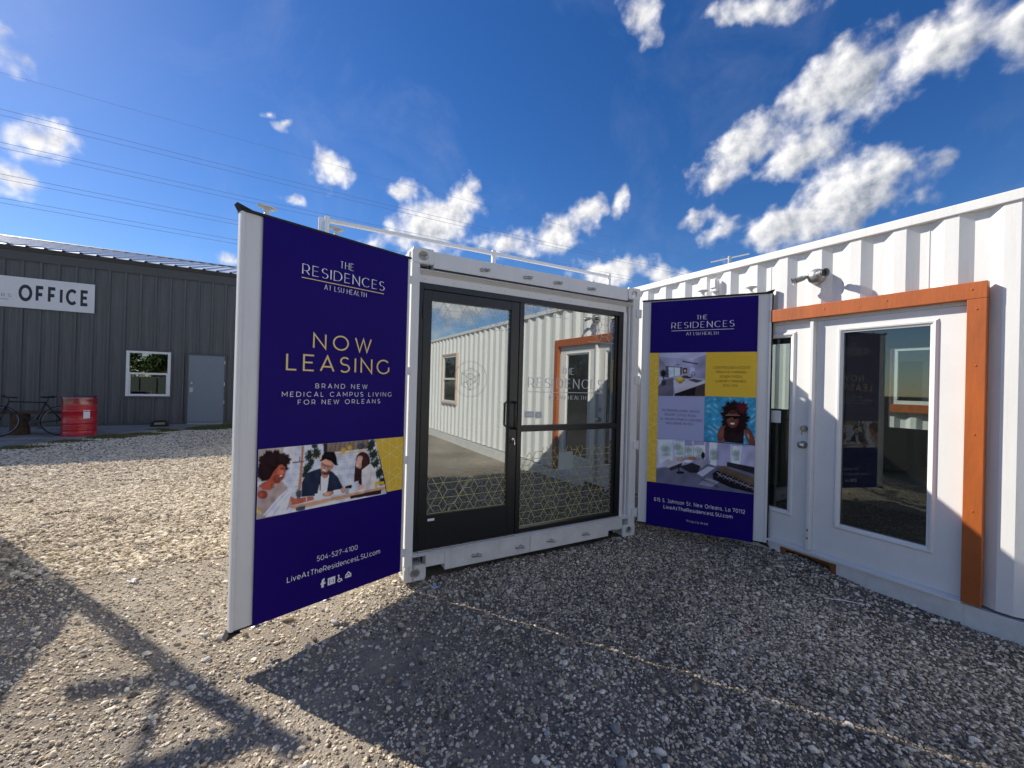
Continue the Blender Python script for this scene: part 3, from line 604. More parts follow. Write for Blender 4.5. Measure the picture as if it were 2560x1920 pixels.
# ------------------------------------------------------------------ container parts
def finish(root, base):
    root.location = base
    for ch in root.children:
        ch.matrix_parent_inverse = Matrix.Translation(-Vector(base))
def holed_plate(mb, w, h, hw, hh, t, to3, n=24):
    """rectangular plate w x h with an oval hole, thickness t; to3(u, v, depth)"""
    i = len(mb.v)
    for dep in (0, t):
        for k in range(n):
            a = 2 * math.pi * (k + .5) / n; c, s = math.cos(a), math.sin(a); f = min(w / 2 / max(1e-6, abs(c)), h / 2 / max(1e-6, abs(s)))
            mb.v.append(to3(c * f, s * f, dep))
        for k in range(n):
            a = 2 * math.pi * (k + .5) / n; mb.v.append(to3(hw * math.cos(a), hh * math.sin(a), dep))
    for k in range(n):
        j = (k + 1) % n
        mb.f += [(i + k, i + j, i + n + j, i + n + k), (i + n + k, i + n + j, i + 3 * n + j, i + 3 * n + k), (i + 2 * n + k, i + 3 * n + k, i + 3 * n + j, i + 2 * n + j), (i + k, i + 2 * n + k, i + 2 * n + j, i + j)]
def casting(parent, x0, z0, left, m=WHITE, y0=-.006):
    w, d, h = .172, .165, .12
    mb = MB()
    holed_plate(mb, w, h, .04, .036, .024, lambda u, v, t: (x0 + w / 2 + u, y0 + t, z0 + h / 2 + v))
    xs_ = x0 + .0005 if left else x0 + w - .0005
    sg = 1 if left else -1
    holed_plate(mb, d - .052, h - .004, .032, .038, .024, lambda u, v, t: (xs_ + sg * t, y0 + .0245 + (d - .052) / 2 + u, z0 + h / 2 + v))
    mb.box(x0 + .025, x0 + w - .025, y0 + .0245, y0 + d - .03, z0 + h - .025, z0 + h - .001); mb.box(x0 + .025, x0 + w - .025, y0 + .0245, y0 + d - .03, z0 + .001, z0 + .025)
    mb.box(x0 + .0005, x0 + w - .0005, y0 + d - .028, y0 + d, z0 + .001, z0 + h - .001)
    return mb.build('corner_casting', m, parent, .004)
def corr_prof(a0, a1, phase, outer, depth, pitch=.272, f1=.072, sl=.066, f2=.068):
    """trapezoid profile between a0<a1 as (a, offset) pairs"""
    pts = []; k = math.floor((a0 - phase) / pitch) - 1
    while True:
        b = phase + k * pitch
        if b > a1 + pitch: break
        pts += [(b - f1 / 2, 0), (b + f1 / 2, 0), (b + f1 / 2 + sl, depth), (b + f1 / 2 + sl + f2, depth)]; k += 1
    def at(a):
        for (p, o1), (q, o2) in zip(pts[:-1], pts[1:]):
            if p <= a <= q: return o1 + (o2 - o1) * (a - p) / max(1e-9, q - p)
        return 0
    mid = [p for p in pts if a0 < p[0] < a1]
    return [(a0, at(a0))] + mid + [(a1, at(a1))]
def corr_wall(parent, m, axis, a0, a1, z0, z1, face, depth, phase=-1.0925, name='corrugated_wall'):
    """sheet standing on z0..z1; axis 'y': runs along y at x=face going inwards by depth sign; axis 'x': runs along x at y=face"""
    mb = MB(); prof = corr_prof(a0, a1, phase, face, depth); i = 0
    for z in (z0, z1):
        for a, o in prof: mb.v.append((face + o, a, z) if axis == 'y' else (a, face + o, z))
    n = len(prof); mb.f = [(k, k + 1, n + k + 1, n + k) for k in range(n - 1)]
    return mb.build(name, m, parent)
_SCREW = {}
def screws(parent, m, pts, ax='y', r=.005):
    """small screw heads, each an object sharing one mesh"""
    key = (ax, r, m.name)
    for p in pts:
        if key not in _SCREW:
            o = MB().lathe([(0, -.003), (r, -.002), (r, .002)], (0, 0, 0), 8, ax).build('screw', m, parent); _SCREW[key] = o.data
        else:
            o = bpy.data.objects.new('screw', _SCREW[key]); COL.objects.link(o); o.parent = parent
        o.location = p

# ---------- the glazed container facing the camera
A = empty('shipping_container')
tag(A, 'white container fitted with a black framed glass storefront, its two end doors swung open', 'container')
for z0, m in ((0, RUST), (2.473, WHITE)):
    casting(A, .0, z0, True, m); casting(A, 2.266, z0, False, WHITE)
bx('corner_post', WHITE, A, .0, .064, .003, .13, .118, 2.476, .004)
bx('corner_post', WHITE, A, 2.345, 2.437, .003, .15, .118, 2.476, .004)
mb = MB().box(2.29, 2.3455, .075, .14, .185, 2.447).box(2.318, 2.334, .03, .08, .186, 2.446); mb.build('door_channel', WHITE, A, .003)
hd = MB().box(.171, 2.267, .004, .1, 2.45, 2.583); hd.build('header_beam', WHITE, A, .006)
mb = MB(); mb.extrude([(.05, 2.40), (-.012, 2.425), (-.012, 2.4285), (.05, 2.4485)], 'x', .058, 2.34); mb.build('gutter_lip', WHITE, A)
MB().box(.172, 2.26, -.004, .004, 2.442, 2.4475).build('sealant_joint', RUBBER, A)
ff = MB().box(.064, 2.29, .048, .06, 2.34, 2.4); ff.build('fascia_panel', WHITE, A, .002)
fl = MB().box(.056, .066, .03, .06, .2, 2.4).box(.066, 2.24, .04, .06, 2.3352, 2.345).box(2.241, 2.29, .036, .06, .2, 2.34); fl.build('opening_trim', WHITE, A, .002)
screws(A, STEEL, [(.12 + .24 * k, .0475, 2.365) for k in range(9)] + [(2.265, .0355, .3 + .32 * k) for k in range(7)] + [(.061, .0295, .35 + .42 * k) for k in range(5)])
mb = MB().box(.171, .33, .004, .1, .09, .186).box(.3301, 1.139, .002, .1, .04, .186).box(1.143, 2.075, .002, .1, .04, .186).box(2.0751, 2.267, .004, .1, .09, .186); mb.build('sill_beam', WHITED, A, .003)
mb = MB(); mb.extrude([(-.006, .187), (-.006, .192), (.055, .212), (.055, .187)], 'x', .058, 2.345); mb.build('sill_tread', WHITED, A)
MB().box(.11, .99, .02, .075, .2035, .218).build('threshold', STEEL, A, .002)
# cam keepers on the header and the sill
def keeper(x, z, s):
    k = MB(); k.lathe([(0, -.012), (.014, -.011), (.016, 0), (.016, .006)], (x - .022, .0, z), 10, 'y'); k.box(x - .014, x + .03, -.014, .003, z - .007, z + .007)
    k.tube((x + .03, -.03, z - .012), (x + .012, -.004, z + .016), .006, 6); k.lathe([(0, -.03), (.011, -.028), (.012, .003)], (x + .034, .0, z + .004 * s), 8, 'y'); return k.build('cam_keeper', STEEL, A, smooth=True)
for x in (.61, 1.035, 1.362, 1.765): keeper(x, 2.503, 1)
for x in (.604, 1.021, 1.356, 1.768): keeper(x, .111, -1)
# shell
corr_wall(A, WHITE, 'y', .13, 2.86, .16, 2.47, .012, .036, .2, 'side_wall'); corr_wall(A, WHITE, 'y', .15, 2.86, .16, 2.47, 2.426, -.036, .2, 'side_wall'); corr_wall(A, WHITE, 'x', .1, 2.34, .16, 2.47, 2.98, -.03, .2, 'end_wall')
bx('roof', WHITE, A, .01, 2.428, .101, 2.985, 2.53, 2.565); bx('top_rail', WHITE, A, .0, .06, .16, 2.99, 2.47, 2.58, .004); bx('top_rail', WHITE, A, 2.378, 2.438, .16, 2.99, 2.47, 2.58, .004)
bx('bottom_rail', WHITE, A, .0, .06, .16, 2.99, .02, .16, .004); bx('bottom_rail', WHITE, A, 2.378, 2.438, .16, 2.99, .02, .16, .004)
for xx in (.0, 2.38): bx('rear_post', WHITE, A, xx, xx + .058, 2.862, 2.99, 0, 2.47)
bx('floor', DARKW, A, .065, 2.373, .105, 2.93, .17, .2); bx('inner_lining', LINING, A, .07, .09, .145, 2.9, .201, 2.43); bx('inner_lining', LINING, A, 2.35, 2.37, .155, 2.9, .201, 2.43)
bx('inner_lining', LINING, A, .091, 2.349, 2.88, 2.9, .201, 2.43); bx('ceiling_lining', LINING, A, .091, 2.349, .15, 2.879, 2.41, 2.43)
bx('timber_jamb', WOOD, A, 2.19, 2.235, .115, .19, .201, 2.4); bx('desk', DARKW, A, 1.35, 2.2, 1.7, 2.3, .201, .95)
# storefront
y0, y1 = .03, .105
fr = MB().box(.067, .1055, y0, y1, .216, 2.3345).box(.1055, 2.18, y0 + .001, y1, 2.285, 2.334).box(2.18, 2.2405, y0, y1, .216, 2.3345).box(.99, 1.035, y0, y1, .2165, 2.285).box(1.035, 2.18, y0 + .001, y1, .2165, .256).box(1.035, 2.18, y0 + .002, y1, 1.126, 1.181)
fr.box(2.148, 2.1795, y0 + .02, y1 - .01, .257, 1.125).box(2.148, 2.1795, y0 + .02, y1 - .01, 1.182, 2.284)
fr.build('storefront_frame', BLACKAL, A, .0025)
dl = MB().box(.109, .178, y0 + .004, y1 - .02, .222, 2.281).box(.905, .986, y0 + .004, y1 - .02, .222, 2.281).box(.178, .905, y0 + .005, y1 - .021, 2.205, 2.281).box(.178, .905, y0 + .005, y1 - .021, .222, .486)
gd = dl.build('glass_door', BLACKAL, A, .002)
h = MB(); h.path([(.955, y0 + .01, 1.39), (.945, y0 - .05, 1.392), (.925, y0 - .062, 1.375), (.925, y0 - .062, 1.18), (.945, y0 - .05, 1.162), (.955, y0 + .01, 1.16)], .0105, 10); h.build('pull_handle', BLACKM, gd, smooth=True)
h = MB(); h.path([(.875, y1 + .0, 1.39), (.865, y1 + .05, 1.392), (.85, y1 + .055, 1.375), (.85, y1 + .055, 1.18), (.865, y1 + .05, 1.162), (.875, y1 + .0, 1.16)], .0105, 10); h.build('pull_handle', BLACKM, gd, smooth=True)
k = MB(); k.lathe([(0, -.014), (.014, -.013), (.016, 0)], (.945, y0 + .005, 1.062), 14, 'y'); k.box(.943, .947, y0 - .035, y0 - .012, 1.03, 1.064); k.box(.9405, .9495, y0 - .04, y0 - .036, 1.02, 1.045); k.build('lock', CHROME, gd)
MB().box(.187, .243, y0 + .0035, y0 + .0048, .44, .459).build('maker_tag', PAPER, gd)
for z in (.35, 2.05): MB().box(.1, .113, y0 - .012, y0 + .005, z, z + .13).build('pivot_hinge', BLACKM, gd, .003)
GY_ = .062
def pane(x0, x1, z0, z1): return bx('glass_pane', STORE, A, x0, x1, GY_, GY_ + .006, z0, z1)
p1 = pane(.179, .904, .487, 2.204); p2 = pane(1.036, 2.147, 1.182, 2.284); p3 = pane(1.036, 2.147, .257, 1.125)
dy = GY_ - .0012
linework(p1, hexlines(.139, .181, .902, .489, .79, seed=2), .0020, dy, GOLDL, 'line_decal'); linework(p1, hexlines(.139, .181, .902, 2.02, 2.2, seed=3), .0016, dy, FROST, 'line_decal')
linework(p3, hexlines(.139, 1.04, 2.14, .27, .97, seed=4, clip=lambda x, z: z < .86 + (x - 1.04) * .5), .0020, dy, GOLDL, 'line_decal')
linework(p2, hexlines(.139, 1.80, 2.14, 2.0, 2.28, seed=5, clip=lambda x, z: x > 1.83 + (2.28 - z) * .1), .0016, dy, FROST, 'line_decal')
linework(p2, hexlines(.139, 1.04, 1.55, 2.2, 2.28, seed=6), .0015, dy, FROST, 'line_decal')
lettering(p2, 'THE', 1.48, 1.636, 1.662, 1.724, FROST, .13, .035, dy, 'glass_lettering'); lettering(p2, 'RESIDENCES', 1.11, 2.0, 1.527, 1.618, FROST, .12, .032, dy, 'glass_lettering')
MB().box(1.112, 2.003, dy - .0002, dy, 1.484, 1.489).build('glass_rule', FROST, p2); lettering(p2, 'AT LSU HEALTH', 1.338, 1.789, 1.418, 1.456, FROST, .13, .035, dy, 'glass_lettering')
# round seal on the door glass
cx, cz, rr_ = .54, 1.585, .15
sg = [((cx + rr_ * math.cos(R(a)), cz + rr_ * math.sin(R(a))), (cx + rr_ * math.cos(R(a + 6)), cz + rr_ * math.sin(R(a + 6)))) for a in range(0, 360, 6) if abs(math.sin(R(a + 3))) > .0]
for k in range(6):
    a, b, c = R(30 + 60 * k), R(90 + 60 * k), R(60 * k); q = .095
    P = lambda t, f=1.: (cx + q * f * math.cos(t), cz + q * f * math.sin(t)); sg += [(P(a), P(b)), ((cx, cz), P(a)), (P(a, .5), P(b, .5))]
    if k % 2: sg.append((P(a, .5), P(b)))
linework(p1, sg, .0012, dy, FROSTD, 'seal_decal')
def ring_text(parent, s, a0, a1, r, hgt, flip):
    mb = MB(); si = 0
    for k, ch in enumerate(s):
        a = R(a0 + (a1 - a0) * k / (len(s) - 1)); w = G[ch][0]
        if ch == ' ' and mb.f: mb.build('seal_lettering', FROSTD, parent); mb = MB()
        for st in G[ch][1]:
            def to3(p, yy):
                u = (p.x - w / 2) * hgt; v = p.y * hgt
                if flip: X_, Z_ = (r + hgt - v) * math.cos(a) - u * math.sin(a), (r + hgt - v) * math.sin(a) + u * math.cos(a)
                else: X_, Z_ = (r + v) * math.cos(a) + u * math.sin(a), (r + v) * math.sin(a) - u * math.cos(a)
                return (cx + X_, yy, cz + Z_)
            strip(mb, st, lambda d: .0028, dy - .0001 * (si % 4), to3); si += 1
    if mb.f: mb.build('seal_lettering', FROSTD, parent)
ring_text(p1, 'CITY VIBE', 150, 30, .112, .026, False); ring_text(p1, 'LOW KEY LIVING', 200, 340, .112, .026, True)
def card(parent, x0, x1, z0, z1, m, name):
    mb = MB(); r = .012; pts = arc(x1 - r, z1 - r, r, r, 90, 0, 4) + arc(x1 - r, z0 + r, r, r, 0, -90, 4) + arc(x0 + r, z0 + r, r, r, 270, 180, 4) + arc(x0 + r, z1 - r, r, r, 180, 90, 4)
    mb.extrude(pts, 'y', dy - .0015, dy); o = mb.build(name, m, parent)
    i = .012; q = [(x0 + i, z0 + i), (x1 - i, z0 + i), (x1 - i, z1 - i), (x0 + i, z1 - i), (x0 + i, z0 + i)]; m2 = MB(); strip(m2, q, lambda d: .004, dy - .0022, lambda v, yy: (v.x, yy, v.y)); m2.build(name + '_border', FROSTD if m is FROST else SIGNG, parent); return o
card(p3, 1.472, 1.643, .745, .915, mat('card_grey_green', (.30, .35, .34), .6), 'window_card'); card(p2, 1.085, 1.185, 1.25, 1.308, FROST, 'window_sticker'); card(p2, 1.2, 1.265, 1.243, 1.305, FROST, 'window_sticker')

# ---------- the two opened end doors (parts of the container)
def bobbin(leaf, x, z, up, y=.085, k=1., mt=WHITE):
    s = 1 if up else -1
    m = MB(); m.lathe([(0, 0), (.046, 0), (.05, .008 * s), (.02, .026 * s), (.014, .04 * s), (.02, .056 * s), (.052, .068 * s), (.054, .078 * s), (.03, .084 * s), (0, .084 * s)], (x, y, z), 16)
    m.v = [(x + (v[0] - x) * k, y + (v[1] - y) * .6 * k, z + (v[2] - z) * k) for v in m.v]; return m.build('cam_lock', mt, leaf, smooth=False)
def door_leaf(loc, rz, x0, x1, z0, z1, outer, cams, edge_seal=True):
    t = .048
    leaf = MB().box(x0, x1, .004, t, z0, z1).build('container_door', WHITE, A, .003); leaf.location = loc; leaf.rotation_euler = (0, 0, rz)
    e = .02
    edge = MB().box(x0 + .001, x0 + e, -.006, .0035, z0 + .002, z1 - .002).box(x1 - e, x1 - .001, -.006, .0035, z0 + .002, z1 - .002)
    edge.build('edge_channel', WHITE, leaf, .002)
    ox = x0 if outer < 0 else x1
    if edge_seal: MB().box(min(ox, ox + outer * .014), max(ox, ox + outer * .014), .022, t + .008, z0, z1).build('door_gasket', RUBBER, leaf)
    a, b = ox + outer * .004, ox + outer * .022
    for zz, dz in ((z1 + .0132, .022), (z0 - .0125, -.024)):
        g = MB().box(x0 - .004, x1 + .004, -.012, t + .012, z1 + .0005, z1 + .013) if dz > 0 else MB().box(x0 - .004, x1 + .004, .01, t + .01, z0 - .012, z0 - .0005)
        i = len(g.v); g.v += [(a - outer * .06, -.012, zz), (b, -.012, zz + dz), (a - outer * .06, t, zz), (b, t, zz + dz), (a, -.012, zz - dz * .4), (a, t, zz - dz * .4)]; g.f += [(i, i + 1, i + 4), (i + 2, i + 5, i + 3), (i, i + 2, i + 3, i + 1), (i + 1, i + 3, i + 5, i + 4)]
        g.build('door_gasket', RUBBER, leaf)
    for x in cams:
        MB().tube((x, .085, z0 + .02), (x, .085, z1 - .02), .017, 12).build('lock_rod', STEEL, leaf, smooth=True); bobbin(leaf, x, z1 + .012, True, .07); bobbin(leaf, x, z0 - .004, False, .05, .55, STEEL)
        for z in (z0 + .35, (z0 + z1) / 2, z1 - .35): MB().box(x - .05, x + .05, t, .106, z - .025, z + .025).build('rod_bracket', WHITE, leaf, .004)
    return leaf
LA = -2.8074 + math.pi; RA = -.9896
left_leaf = door_leaf((0, 0, 0), LA, -1.143, -.0175, .111, 2.4865, -1, (-.99, -.565), False)
right_leaf = door_leaf((2.438, 0, 0), RA, .028, 1.19, .1465, 2.4585, 1, (.60, 1.02))
right_leaf['label'] = 'right door leaf leaning towards the long white container'
for z in (.24, .95, 1.63, 2.33):
    m = MB().tube((2.436, -.012, z - .045), (2.436, -.012, z + .045), .014, 10).box(2.385, 2.432, -.012, .004, z - .04, z + .04); m.build('door_hinge', WHITE, A, .002)
    m = MB().tube((-.010, -.004, z - .03), (-.010, -.004, z + .03), .012, 10); m.build('door_hinge', WHITE, A)
MB().tube((2.421, .02, .14), (2.421, .02, 2.44), .008, 8).build('hinge_rod', WHITE, A)

# ---------- banners hung on the doors
def banner(loc, rz, x0, x1, z0, z1, label):
    # slightly slack cloth: a grid with a shallow swell at hem and edge
    nx_, nz_ = 24, 50; xs_ = np.linspace(x0, x1, nx_); zs_ = np.linspace(z0, z1, nz_); m = MB()
    for z in zs_:
        for x in xs_: m.v.append((x, -.0085, z))
    for j in range(nz_ - 1):
        for i in range(nx_ - 1): a = j * nx_ + i; m.f.append((a, a + 1, a + nx_ + 1, a + nx_))
    o = m.build('vinyl_banner', NAVY); o.location = loc; o.rotation_euler = (0, 0, rz)
    s = o.modifiers.new('cloth', 'SOLIDIFY'); s.thickness = .0016; s.offset = -1
    tag(o, label, 'banner'); return o
BL = banner((0, 0, 0), LA, -1.032, -.043, .105, 2.488, 'tall navy NOW LEASING banner with three people at a table, on the left door')
Yb = -.0135
def LT(s, sl, sr, zb, zt, m=INKW, w=.1, th=None, **k): return lettering(BL, s, -sl, -sr, zb, zt, m, w, th, Yb, **k)
LT('THE', .574, .475, 2.29, 2.337, INKW, .13, .035); LT('RESIDENCES', .812, .239, 2.2, 2.263, INKW, .12, .032)
MB().box(-.813, -.244, Yb - .0004, Yb, 2.175, 2.180).build('rule', INKG, BL); LT('AT LSU HEALTH', .673, .377, 2.128, 2.16, INKW, .14, .04)
LT('NOW', .734, .329, 1.742, 1.843, INKG, .105); LT('LEASING', .890, .183, 1.597, 1.703, INKG, .105)
LT('BRAND NEW', .711, .353, 1.4895, 1.521, INKW, .105); LT('MEDICAL CAMPUS LIVING', .908, .159, 1.436, 1.4675, INKW, .105); LT('FOR NEW ORLEANS', .816, .251, 1.387, 1.418, INKW, .105)
LT('504-527-4100', .673, .393, .375, .409, INKW, .11); LT('LiveAtTheResidencesLSU.com', .85, .218, .297, .333, INKW, .11)
# the four small emblems
m = MB(); Yi = Yb
strip(m, arc(-.618, .232, .012, .012, 90, 180, 5) + [(-.63, .193)], lambda d: .016, Yi, lambda v, y: (v.x, y, v.y)); strip(m, [(-.643, .219), (-.612, .219)], lambda d: .012, Yi - .0002, lambda v, y: (v.x, y, v.y)); m.build('emblem', INKW, BL)
m = MB(); strip(m, [(-.592, .199), (-.552, .199), (-.552, .237), (-.592, .237), (-.592, .199)], lambda d: .010, Yi, lambda v, y: (v.x, y, v.y)); strip(m, [(-.592, .233), (-.552, .233)], lambda d: .014, Yi - .0003, lambda v, y: (v.x, y, v.y))
strip(m, arc(-.572, .214, .008, .008, 0, 360, 12), lambda d: .009, Yi - .0005, lambda v, y: (v.x, y, v.y)); m.build('emblem', INKW, BL)
m = MB(); strip(m, arc(-.517, .206, .012, .012, 100, 350, 12), lambda d: .006, Yi, lambda v, y: (v.x, y, v.y)); strip(m, [(-.523, .229), (-.519, .211), (-.506, .211), (-.499, .195)], lambda d: .006, Yi - .0002, lambda v, y: (v.x, y, v.y)); strip(m, arc(-.524, .236, .003, .003, 0, 360, 8), lambda d: .006, Yi - .0004, lambda v, y: (v.x, y, v.y)); m.build('emblem', INKW, BL)
m = MB(); strip(m, [(-.474, .214), (-.474, .222), (-.456, .24), (-.438, .222), (-.438, .206), (-.474, .206), (-.474, .214)], lambda d: .007, Yi, lambda v, y: (v.x, y, v.y)); strip(m, [(-.465, .221), (-.447, .221)], lambda d: .006, Yi, lambda v, y: (v.x, y, v.y)); strip(m, [(-.465, .212), (-.447, .212)], lambda d: .006, Yi, lambda v, y: (v.x, y, v.y)); m.build('emblem', INKW, BL)
# yellow panel with pale line pattern beside the picture
m = MB(); m.v = [(-.285, Yb + .0022, 1.131), (-.0445, Yb + .0022, 1.131), (-.0445, Yb + .0022, .7345), (-.176, Yb + .0022, .7345), (-.187, Yb + .0022, .80), (-.235, Yb + .0022, .98)]; m.f = [(0, 1, 2, 3, 4, 5)]; m.build('yellow_panel', INKY, BL)
def yl(x, z): return x > -.27 + (1.12 - z) * .235
linework(BL, hexlines(.139, -.28, -.046, .736, 1.129, rot=True, seed=8, clip=yl), .002, Yb + .0012, INKP, 'line_pattern')
HL = [[-2055.3682, 51.2341, 2151.6044], [120.8766, -1802.1109, 2094.6236], [-0.2363, 0.0011, 1.0]]
P = Paint(1.026, .165, .724, 1.131, 360, 176, HL, True)
P.c[:] = lin((196, 198, 210))
for k in range(9):   # white tiled wall
    yy = 150 + 88 * k; P.line([(480, yy + 90), (1700, yy - 40)], 5, (150, 155, 172), .8)
    for j in range(16): x = 480 + 84 * j + (k % 2) * 42; P.line([(x, yy + 90 - (x - 480) * .107), (x - 3, yy + 178 - (x - 480) * .107)], 4, (156, 160, 178), .8)
P.poly([(110, 230), (480, 200), (480, 420), (110, 700)], (172, 160, 150)); P.poly([(480, 200), (640, 190), (640, 420), (480, 460)], (208, 204, 205))
P.poly([(735, 185), (765, 183), (720, 780), (680, 790)], (178, 124, 88)); P.line([(610, 420), (760, 405)], 14, (70, 50, 42)); P.line([(705, 340), (700, 410)], 10, (50, 40, 38))
P.poly([(1020, 150), (1660, 95), (1660, 225), (1090, 285), (1060, 290)], (128, 112, 98))
for k in range(9): P.line([(1120 + 62 * k, 265 - 6 * k), (1060 + 62 * k + 90, 140 - 6 * k)], 10, (74, 62, 52), .8)
P.poly([(1030, 158), (1085, 150), (1080, 280), (1035, 290)], (52, 42, 44)); P.poly([(880, 330), (1660, 232), (1660, 262), (880, 372)], (196, 170, 140))
P.ell(1305, 245, 34, 34, (206, 168, 70), rag=.3); P.ell(1400, 215, 36, 34, (204, 164, 64), rag=.3); P.ell(1545, 195, 56, 42, (74, 74, 84), rag=.15)
for (x, y, a, b) in ((910, 190, 45, 40), (930, 290, 62, 70), (830, 320, 50, 80), (860, 420, 40, 60), (800, 500, 46, 70), (770, 580, 30, 50), (830, 480, 40, 40), (1690, 180, 46, 90), (1720, 300, 55, 70), (1740, 420, 60, 80), (1800, 560, 50, 80), (1840, 680, 40, 60)): P.ell(x, y, a, b, (38, 48, 40), rot=20, rag=.28)
for (x, y) in ((880, 280), (800, 300), (790, 440), (1700, 260), (1745, 370), (1790, 500), (1720, 400)): P.ell(x, y, 15, 22, (150, 160, 150), rot=30, a=.8)
# woman on the right
P.ell(1575, 400, 100, 128, (62, 34, 32)); P.poly([(1470, 420), (1560, 430), (1560, 700), (1450, 700)], (54, 28, 28)); P.ell(1530, 415, 56, 92, (208, 158, 138), rot=8); P.ell(1612, 440, 55, 110, (60, 34, 32)); P.ell(1500, 458, 17, 7, (245, 240, 238), rot=-15); P.ell(1490, 385, 9, 5, (50, 32, 30)); P.ell(1478, 425, 8, 13, (190, 140, 122))
P.poly([(1560, 520), (1680, 430), (1750, 520), (1765, 750), (1600, 790), (1560, 720)], (204, 198, 194)); P.poly([(1500, 480), (1560, 530), (1560, 730), (1520, 720)], (44, 30, 34)); P.line([(1690, 560), (1660, 700)], 8, (170, 164, 162)); P.poly([(1500, 730), (1590, 725), (1590, 780), (1500, 800)], (205, 160, 140))
# man in hat
P.poly([(730, 890), (735, 690), (800, 560), (980, 500), (1150, 540), (1230, 620), (1290, 740), (1320, 780), (1180, 800), (1080, 870), (860, 880)], (36, 44, 64)); P.poly([(1000, 600), (1110, 590), (1075, 840), (950, 840)], (214, 214, 216)); P.line([(990, 560), (985, 800)], 16, (22, 26, 40)); P.line([(1120, 560), (1095, 820)], 14, (22, 26, 40))
P.poly([(1000, 520), (1120, 540), (1090, 620), (1040, 640), (1000, 590)], (176, 122, 98)); P.ell(1080, 440, 84, 130, (204, 150, 122), rot=14); P.ell(1060, 545, 60, 45, (84, 58, 50), rot=10); P.ell(1050, 500, 56, 60, (200, 146, 120)); P.ell(1042, 525, 30, 10, (248, 246, 244), rot=22)
P.line([(1010, 430), (1062, 462), (1130, 470)], 12, (24, 22, 26)); P.ell(1030, 455, 30, 22, (120, 96, 90), rot=18, a=.6); P.ell(1105, 475, 34, 22, (120, 96, 90), rot=12, a=.6)
P.poly([(1000, 400), (1010, 320), (1080, 300), (1120, 270), (1180, 270), (1210, 340), (1222, 430), (1190, 460), (1100, 350)], (18, 18, 24)); P.line([(1000, 390), (1090, 350), (1205, 450)], 16, (12, 12, 18))
P.ell(1115, 330, 92, 58, (18, 18, 24), rot=18); P.line([(992, 392), (1040, 352), (1130, 372), (1222, 448)], 22, (10, 10, 15)); P.ell(1048, 478, 10, 26, (176, 120, 96), rot=12); P.line([(1035, 548), (1075, 560)], 8, (70, 44, 40)); P.ell(1155, 470, 16, 30, (170, 112, 90))
# table and things
P.poly([(540, 1030), (1890, 745), (1895, 790), (1200, 940), (650, 1065)], (196, 150, 112)); P.poly([(780, 1060), (1195, 930), (1195, 985), (780, 1070)], (226, 220, 214)); P.poly([(1400, 880), (1830, 790), (1830, 850), (1400, 920)], (54, 34, 40)); P.poly([(650, 1040), (780, 1010), (780, 1070), (650, 1090)], (70, 72, 96))
P.poly([(1330, 745), (1425, 725), (1420, 770), (1335, 790)], (40, 26, 28)); P.poly([(1330, 780), (1385, 770), (1380, 845), (1332, 850)], (150, 150, 160)); P.poly([(1440, 690), (1515, 670), (1505, 810), (1445, 830)], (188, 190, 200)); P.line([(1405, 600), (1400, 720)], 12, (200, 204, 214)); P.poly([(1170, 800), (1280, 785), (1270, 845), (1185, 860)], (236, 236, 240)); P.line([(1145, 870), (1310, 835)], 12, (238, 236, 236)); P.poly([(912, 850), (1025, 838), (1015, 905), (918, 915)], (234, 236, 242)); P.line([(880, 928), (1065, 893)], 12, (238, 238, 240))
P.ell(1300, 800, 30, 42, (196, 140, 112)); P.ell(1100, 850, 75, 32, (196, 140, 114), rot=-16); P.poly([(1740, 680), (1890, 680), (1880, 720), (1770, 720), (1770, 780), (1740, 790)], (206, 170, 56)); P.ell(690, 850, 40, 60, (60, 70, 60), rag=.3)
# woman on the left
P.poly([(560, 870), (640, 915), (890, 880), (900, 930), (620, 1005), (540, 990)], (176, 96, 70)); P.line([(800, 895), (798, 945)], 10, (236, 220, 210)); P.poly([(110, 760), (260, 660), (470, 680), (530, 760), (600, 1010), (430, 1140), (110, 1210)], (168, 148, 142)); P.ell(330, 460, 205, 215, (38, 22, 26), rag=.12); P.ell(480, 380, 100, 90, (40, 24, 26), rag=.2, rot=20); P.ell(250, 560, 140, 120, (36, 20, 24), rag=.1)
P.poly([(290, 640), (360, 520), (430, 460), (510, 480), (505, 580), (470, 640), (430, 700), (340, 720), (300, 800), (200, 790), (130, 740)], (170, 82, 64)); P.ell(440, 560, 66, 115, (182, 94, 72), rot=8); P.ell(440, 618, 30, 22, (120, 30, 34), rot=-20); P.ell(440, 606, 24, 8, (250, 244, 240), rot=-22); P.line([(440, 505), (480, 512)], 9, (50, 22, 22)); P.ell(492, 560, 14, 18, (186, 96, 74)); P.ell(390, 640, 50, 60, (120, 54, 44), rot=20, a=.7); P.ell(465, 545, 26, 34, (206, 120, 92), a=.6); P.line([(436, 490), (486, 496)], 8, (40, 18, 20)); P.ell(462, 512, 12, 6, (30, 16, 18)); P.poly([(300, 720), (340, 700), (360, 760), (300, 790)], (130, 60, 48), .7)
P.ell(190, 860, 70, 60, (150, 72, 58)); P.poly([(165, 1180), (400, 900), (570, 750), (610, 790), (500, 1120), (410, 1140)], (206, 206, 220)); P.line([(210, 1170), (540, 800)], 12, (170, 170, 186)); P.line([(330, 1150), (560, 850)], 16, (176, 176, 192)); P.line([(430, 1110), (470, 960)], 40, (216, 216, 228)); P.poly([(105, 1040), (180, 1100), (160, 1130), (105, 1090)], (214, 176, 70)); P.poly([(105, 1120), (230, 1150), (230, 1190), (105, 1215)], (150, 140, 132))
P.grad(P.r.normal(0, 1, P.X.shape), .035)
P.mesh('photo_print', BL, lambda s: -s, Yb + .0008, keep=lambda X_, Y_: X_ < 1752 + (Y_ - 110) * .205)

